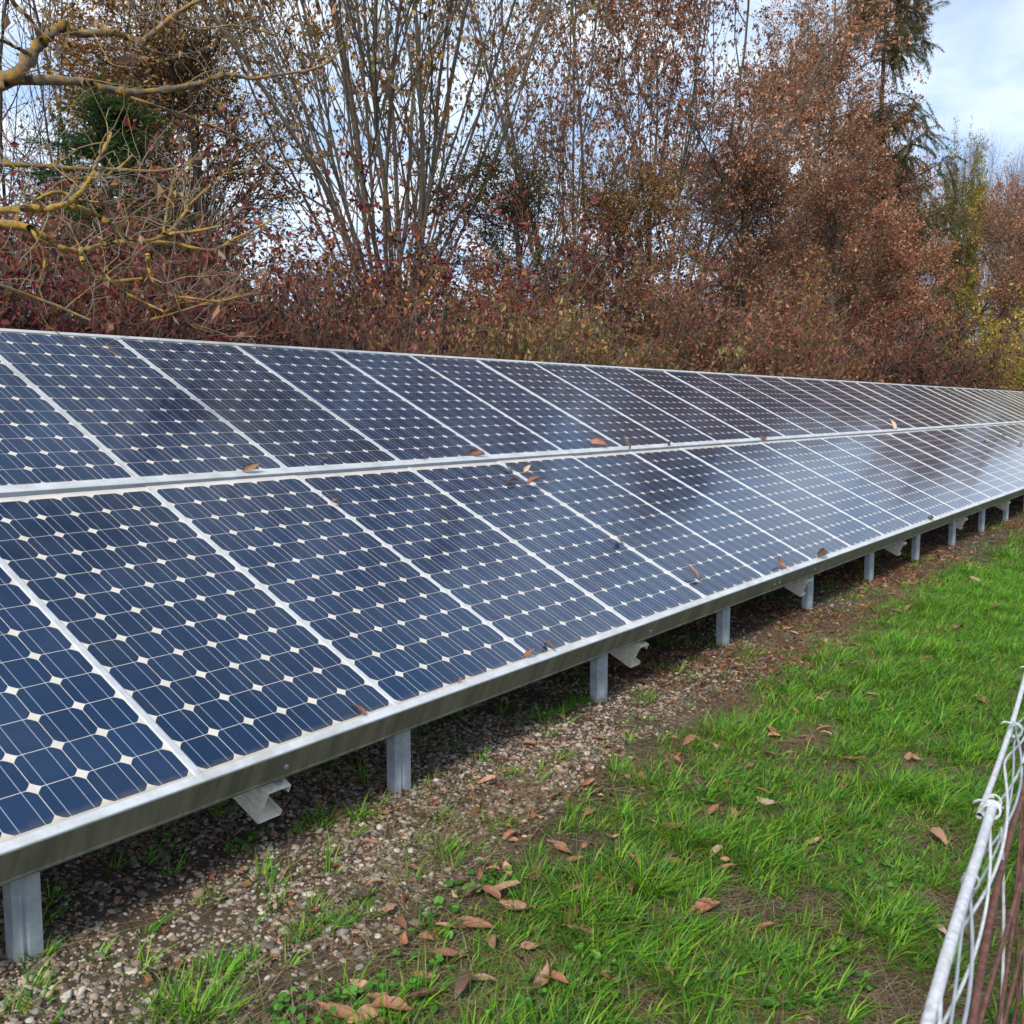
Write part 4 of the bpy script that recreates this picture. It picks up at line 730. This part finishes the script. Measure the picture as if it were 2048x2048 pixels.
BUSH = [ # arch, px, Y, scale, leaf, label
 ('bush_a', -110, 5.0, 1.0, 400, 'red', 'dark red shrub just outside the left edge, reaching in'),
 ('bush_d', 15, 5.0, .85, 330, 'red', 'dark crimson shrub at the left edge behind the lichen branches'),
 ('bush_c', 100, 5.0, .72, 520, 'purple', 'low purple brown shrub behind the rack at the left'),
 ('bush_b', 190, 5.6, .90, 340, 'red', 'red shrub under the forked yellow lichen branch'),
 ('bush_c', 300, 5.0, .75, 520, 'purple', 'low purple leaved shrub second from the left along the rack'),
 ('bush_a', 380, 6.2, .92, 420, 'mixed', 'brown and red shrub below the conifer'),
 ('bush_t', 440, 5.0, .85, 540, 'mixed', 'thin twiggy shrub with few leaves below the branch tips'),
 ('bush_a', 540, 6.1, .95, 440, 'purple', 'purple red shrub left of the wide fanning tree'),
 ('bush_c', 600, 4.9, .75, 560, 'purple', 'low dark shrub behind the rack below the fanning tree'),
 ('bush_d', 660, 6.3, 1.1, 420, 'red', 'tall crimson shrub at the foot of the fanning tree'),
 ('bush_d', 765, 6.8, 1.3, 330, 'red', 'tallest dark red shrub covering the base of the fanning tree'),
 ('bush_c', 730, 4.8, .82, 560, 'mixed', 'pinkish brown shrub at the rack below the tallest red shrub'),
 ('bush_b', 850, 5.6, .95, 500, 'orange', 'orange brown shrub right of the tallest red shrub'),
 ('bush_c', 890, 4.8, .92, 590, 'olive', 'olive brown shrub close behind the rack in the photo centre'),
 ('bush_t', 960, 7.0, 1.15, 500, 'olive', 'thin olive leaved shrub with gaps, right of the orange shrub'),
 ('bush_c', 1030, 5.3, .95, 600, 'olive', 'low olive green shrub along the rack right of centre'),
 ('bush_b', 1130, 6.0, 1.1, 440, 'mixed', 'arching pinkish brown shrub above the olive one'),
 ('bush_c', 1180, 5.4, 1.0, 600, 'olive', 'low olive and brown shrub along the rack below the upright trunks'),
 ('bush_d', 1215, 7.4, 1.25, 370, 'red', 'crimson topped shrub at the foot of the pale trunks'),
 ('bush_b', 1290, 6.1, 1.15, 460, 'mixed', 'reddish brown arching shrub below the pale trunks'),
 ('bush_c', 1350, 5.6, 1.1, 590, 'mixed', 'low brown shrub at the rack right of the olive ones'),
 ('bush_a', 1420, 6.6, 1.15, 500, 'orange', 'orange brown shrub under the first copper tree'),
 ('bush_c', 1480, 5.8, 1.25, 600, 'mixed', 'low shrub with yellow spots at the rack under the copper tree'),
 ('bush_b', 1540, 7.0, 1.2, 560, 'red', 'crimson shrub left of the dark purple one'),
 ('bush_c', 1610, 6.2, 1.65, 585, 'purple', 'very dark purple rounded shrub under the broad copper tree'),
 ('bush_c', 1690, 6.6, 1.7, 590, 'purple', 'dark purple shrub, right one of two, beside the brown bush'),
 ('bush_b', 1745, 6.4, 1.45, 600, 'mixed', 'twiggy pink brown bush between the purple and the yellow shrubs'),
 ('bush_a', 1840, 5.4, 1.7, 560, 'yellow', 'yellow green shrub at the right, left one of two'),
 ('bush_a', 1915, 5.0, 1.6, 550, 'yellow', 'bright yellow shrub cut by the right edge of the photo'),
 ('bush_c', 1965, 5.2, 1.6, 640, 'olive', 'olive shrub just outside the right edge, reaching in')]
for i, (a, px, Y, sc, tp_, lf, lb) in enumerate(BUSH):
    T(a, 'shrub', px, Y, sc, i * 1.7, BK_TAN, lf, lb, 'shrub', G_B, part='stems', top=tp_)

# the lichen covered tree reaching in from the left: trunk outside the frame
def limb_pts(px, d0, d1, seed):
    rg = np.random.default_rng(seed); px = np.array(px, float); n = len(px); t = np.linspace(0, n - 1, (n - 1) * 5 + 1); i = np.clip(t.astype(int), 0, n - 2); f = (t - i)[:, None]
    pm, p0, p1, p2 = px[np.clip(i - 1, 0, n - 1)], px[i], px[i + 1], px[np.clip(i + 2, 0, n - 1)]
    C_ = 0.5 * ((2 * p0) + (-pm + p1) * f + (2 * pm - 5 * p0 + 4 * p1 - p2) * f ** 2 + (-pm + 3 * p0 - 3 * p1 + p2) * f ** 3)
    C_ = C_ + (1.6 if len(C_) > 8 else 0.5) * np.cumsum(rg.normal(size=C_.shape), axis=0) * 0.35; dep = np.linspace(d0, d1, len(C_)) + 0.10 * np.cumsum(rg.normal(size=len(C_))) * 0.3
    return np.array([at_depth(a, b, d) for (a, b), d in zip(C_, dep)])
LB = [ # pixels in the 2048 photo, depth at both ends, radius at both ends
 ([(-330, 420), (-160, 280), (0, 168), (35, 148), (60, 110), (85, 80), (112, 62), (132, 54), (165, 68), (230, 66), (280, 82), (310, 66), (345, 35), (385, 10), (450, -20)], 5.0, 5.6, .034, .006),
 ([(-160, 280), (-60, 205), (0, 170), (60, 164), (150, 165), (200, 178), (260, 190), (320, 188), (400, 175), (450, 160), (500, 168), (560, 160), (640, 145), (690, 105)], 5.0, 6.2, .026, .004),
 ([(85, 80), (60, 40), (30, 10), (10, -30)], 5.1, 5.0, .012, .006), ([(60, 110), (30, 95), (0, 82), (-60, 80)], 5.1, 4.6, .008, .006),
 ([(-330, 420), (-120, 350), (0, 330), (100, 333), (200, 338), (310, 342), (370, 330), (410, 306)], 4.6, 5.4, .014, .003),
 ([(-330, 520), (-140, 440), (0, 425), (60, 420), (90, 423), (130, 412), (152, 392), (176, 358), (186, 328), (202, 296), (214, 270)], 4.2, 4.6, .017, .004),
 ([(130, 412), (170, 420), (215, 445), (245, 470), (285, 481), (330, 468), (365, 430), (388, 400), (425, 370)], 4.4, 4.8, .013, .004),
 ([(60, 455), (90, 470), (110, 490), (160, 499), (220, 484), (285, 481), (345, 484), (420, 500), (470, 475), (560, 432)], 4.3, 4.9, .013, .003),
 ([(-140, 440), (-40, 440), (60, 455)], 4.2, 4.3, .014, .013), ([(330, 468), (380, 462), (440, 450)], 4.5, 4.7, .006, .003), ([(375, 425), (376, 405), (377, 388)], 4.7, 4.8, .005, .003), ([(328, 468), (330, 440), (335, 415)], 4.5, 4.6, .006, .004),
 ([(162, 499), (166, 520), (180, 546), (215, 563), (290, 561)], 4.3, 4.5, .009, .003), ([(295, 510), (300, 545), (316, 572), (345, 594), (400, 600), (450, 604), (500, 590)], 4.4, 4.8, .008, .003),
 ([(200, 540), (240, 580), (300, 610), (336, 624)], 4.4, 4.6, .006, .003), ([(60, 455), (85, 500), (88, 540), (80, 568)], 4.3, 4.4, .006, .003), ([(152, 392), (110, 385), (70, 400), (45, 420)], 4.4, 4.3, .007, .004),
 ([(176, 358), (215, 350), (240, 335), (265, 312)], 4.5, 4.7, .006, .003), ([(158, 398), (190, 405), (220, 412)], 4.5, 4.6, .005, .003), ([(345, 594), (380, 650), (430, 668)], 4.6, 4.8, .004, .002), ([(300, 640), (360, 625), (440, 600), (520, 585)], 4.6, 5.0, .004, .002),
 ([(250, 190), (330, 215), (430, 250), (520, 300)], 5.4, 5.9, .006, .003), ([(340, 35), (400, 60), (470, 50), (560, 70)], 5.5, 6.0, .006, .003), ([(-200, 600), (-60, 560), (60, 590), (180, 640)], 4.0, 4.4, .010, .003)]
lt_base = at_depth(-420, 812, 4.6); ltx, lty = float(lt_base[0]), float(lt_base[1]); ltz = float(gz(ltx))
lich = empty('lichen_tree', (ltx, lty, ltz)); tag(lich, 'tree reaching in from the left, its bare branches crusted with orange lichen', 'tree')
off = np.array([ltx, lty, ltz]); A = Acc()
tp = np.array([[[0, 0, -0.3], [0.02, 0, 0.6], [0.0, 0.05, 1.4], [0.06, 0.0, 2.4], [0.1, 0.08, 3.4], [0.0, 0.1, 4.6]]]); A.add(*tubes(tp, np.array([[0.16, 0.13, 0.115, 0.095, 0.07, 0.03]]), 12)); link('trunk', A.mesh('trunk'), BK_LICH, lich)
twP, lp = [], []; rg = np.random.default_rng(90)
for j, (px, d0, d1, r0, r1) in enumerate(LB):
    C_ = limb_pts(px, d0, d1, 500 + j) - off
    if px[0][0] in (-330, -200): C_ = np.concatenate([[np.array([0.02, 0.02, C_[0][2] - 0.25])], C_])
    n = len(C_); R_ = np.linspace(r0 * 1.15, r1 * 1.5, n) * (1 + 0.12 * rg.normal(size=n) + 0.35 * (rg.random(n) < 0.08)).clip(0.78, 1.5); Al = Acc(); Al.add(*tubes(C_[None], R_[None], 9))
    m = max(4, int(n * 0.28)); nb = len(Al.F[4][0])
    s, dd, r, t = kids(C_[None], R_[None], m, 0.2, 1.0, 50, 14, rg); dd[:, 2] += 0.15
    P1, R1 = grow(s, dd, 0.15 + 0.45 * rg.random(m), np.minimum(r * 0.5, 0.004), np.full(m, 0.0013), 8, 0.22, 0.02, rg); Al.add(*tubes(P1, R1, 5))
    s, dd, r, t = kids(P1, R1, 3, 0.2, 1.0, 45, 14, rg); P2, R2 = grow(s, dd, 0.06 + 0.18 * rg.random(len(t)), np.full(len(t), 0.0016), np.full(len(t), 0.0009), 4, 0.22, 0.03, rg); Al.add(*tubes(P2, R2, 4))
    lp.append(P2[:, -1]); bm_ = Al.mesh('branch'); mi = np.ones(len(bm_.polygons), np.int32); mi[:nb] = 0
    link('branch', bm_, [BK_LICH if 5 <= j <= 19 and r0 > 0.0045 else BK_LICH2, BK_TWIG], lich); bm_.polygons.foreach_set('material_index', mi)
lp = np.concatenate(lp); k = rg.random(len(lp)) < 0.13; V, Fc = leafs(lp[k], np.full(k.sum(), 0.065), 0.8, 0.55, rg)
link('foliage', mesh_np('foliage', V, [Fc], False), mat_leaf('pale withered leaves', [(0.46, 0.29, 0.18), (0.34, 0.19, 0.10), (0.52, 0.36, 0.24)], 0.6, 0.35), lich)
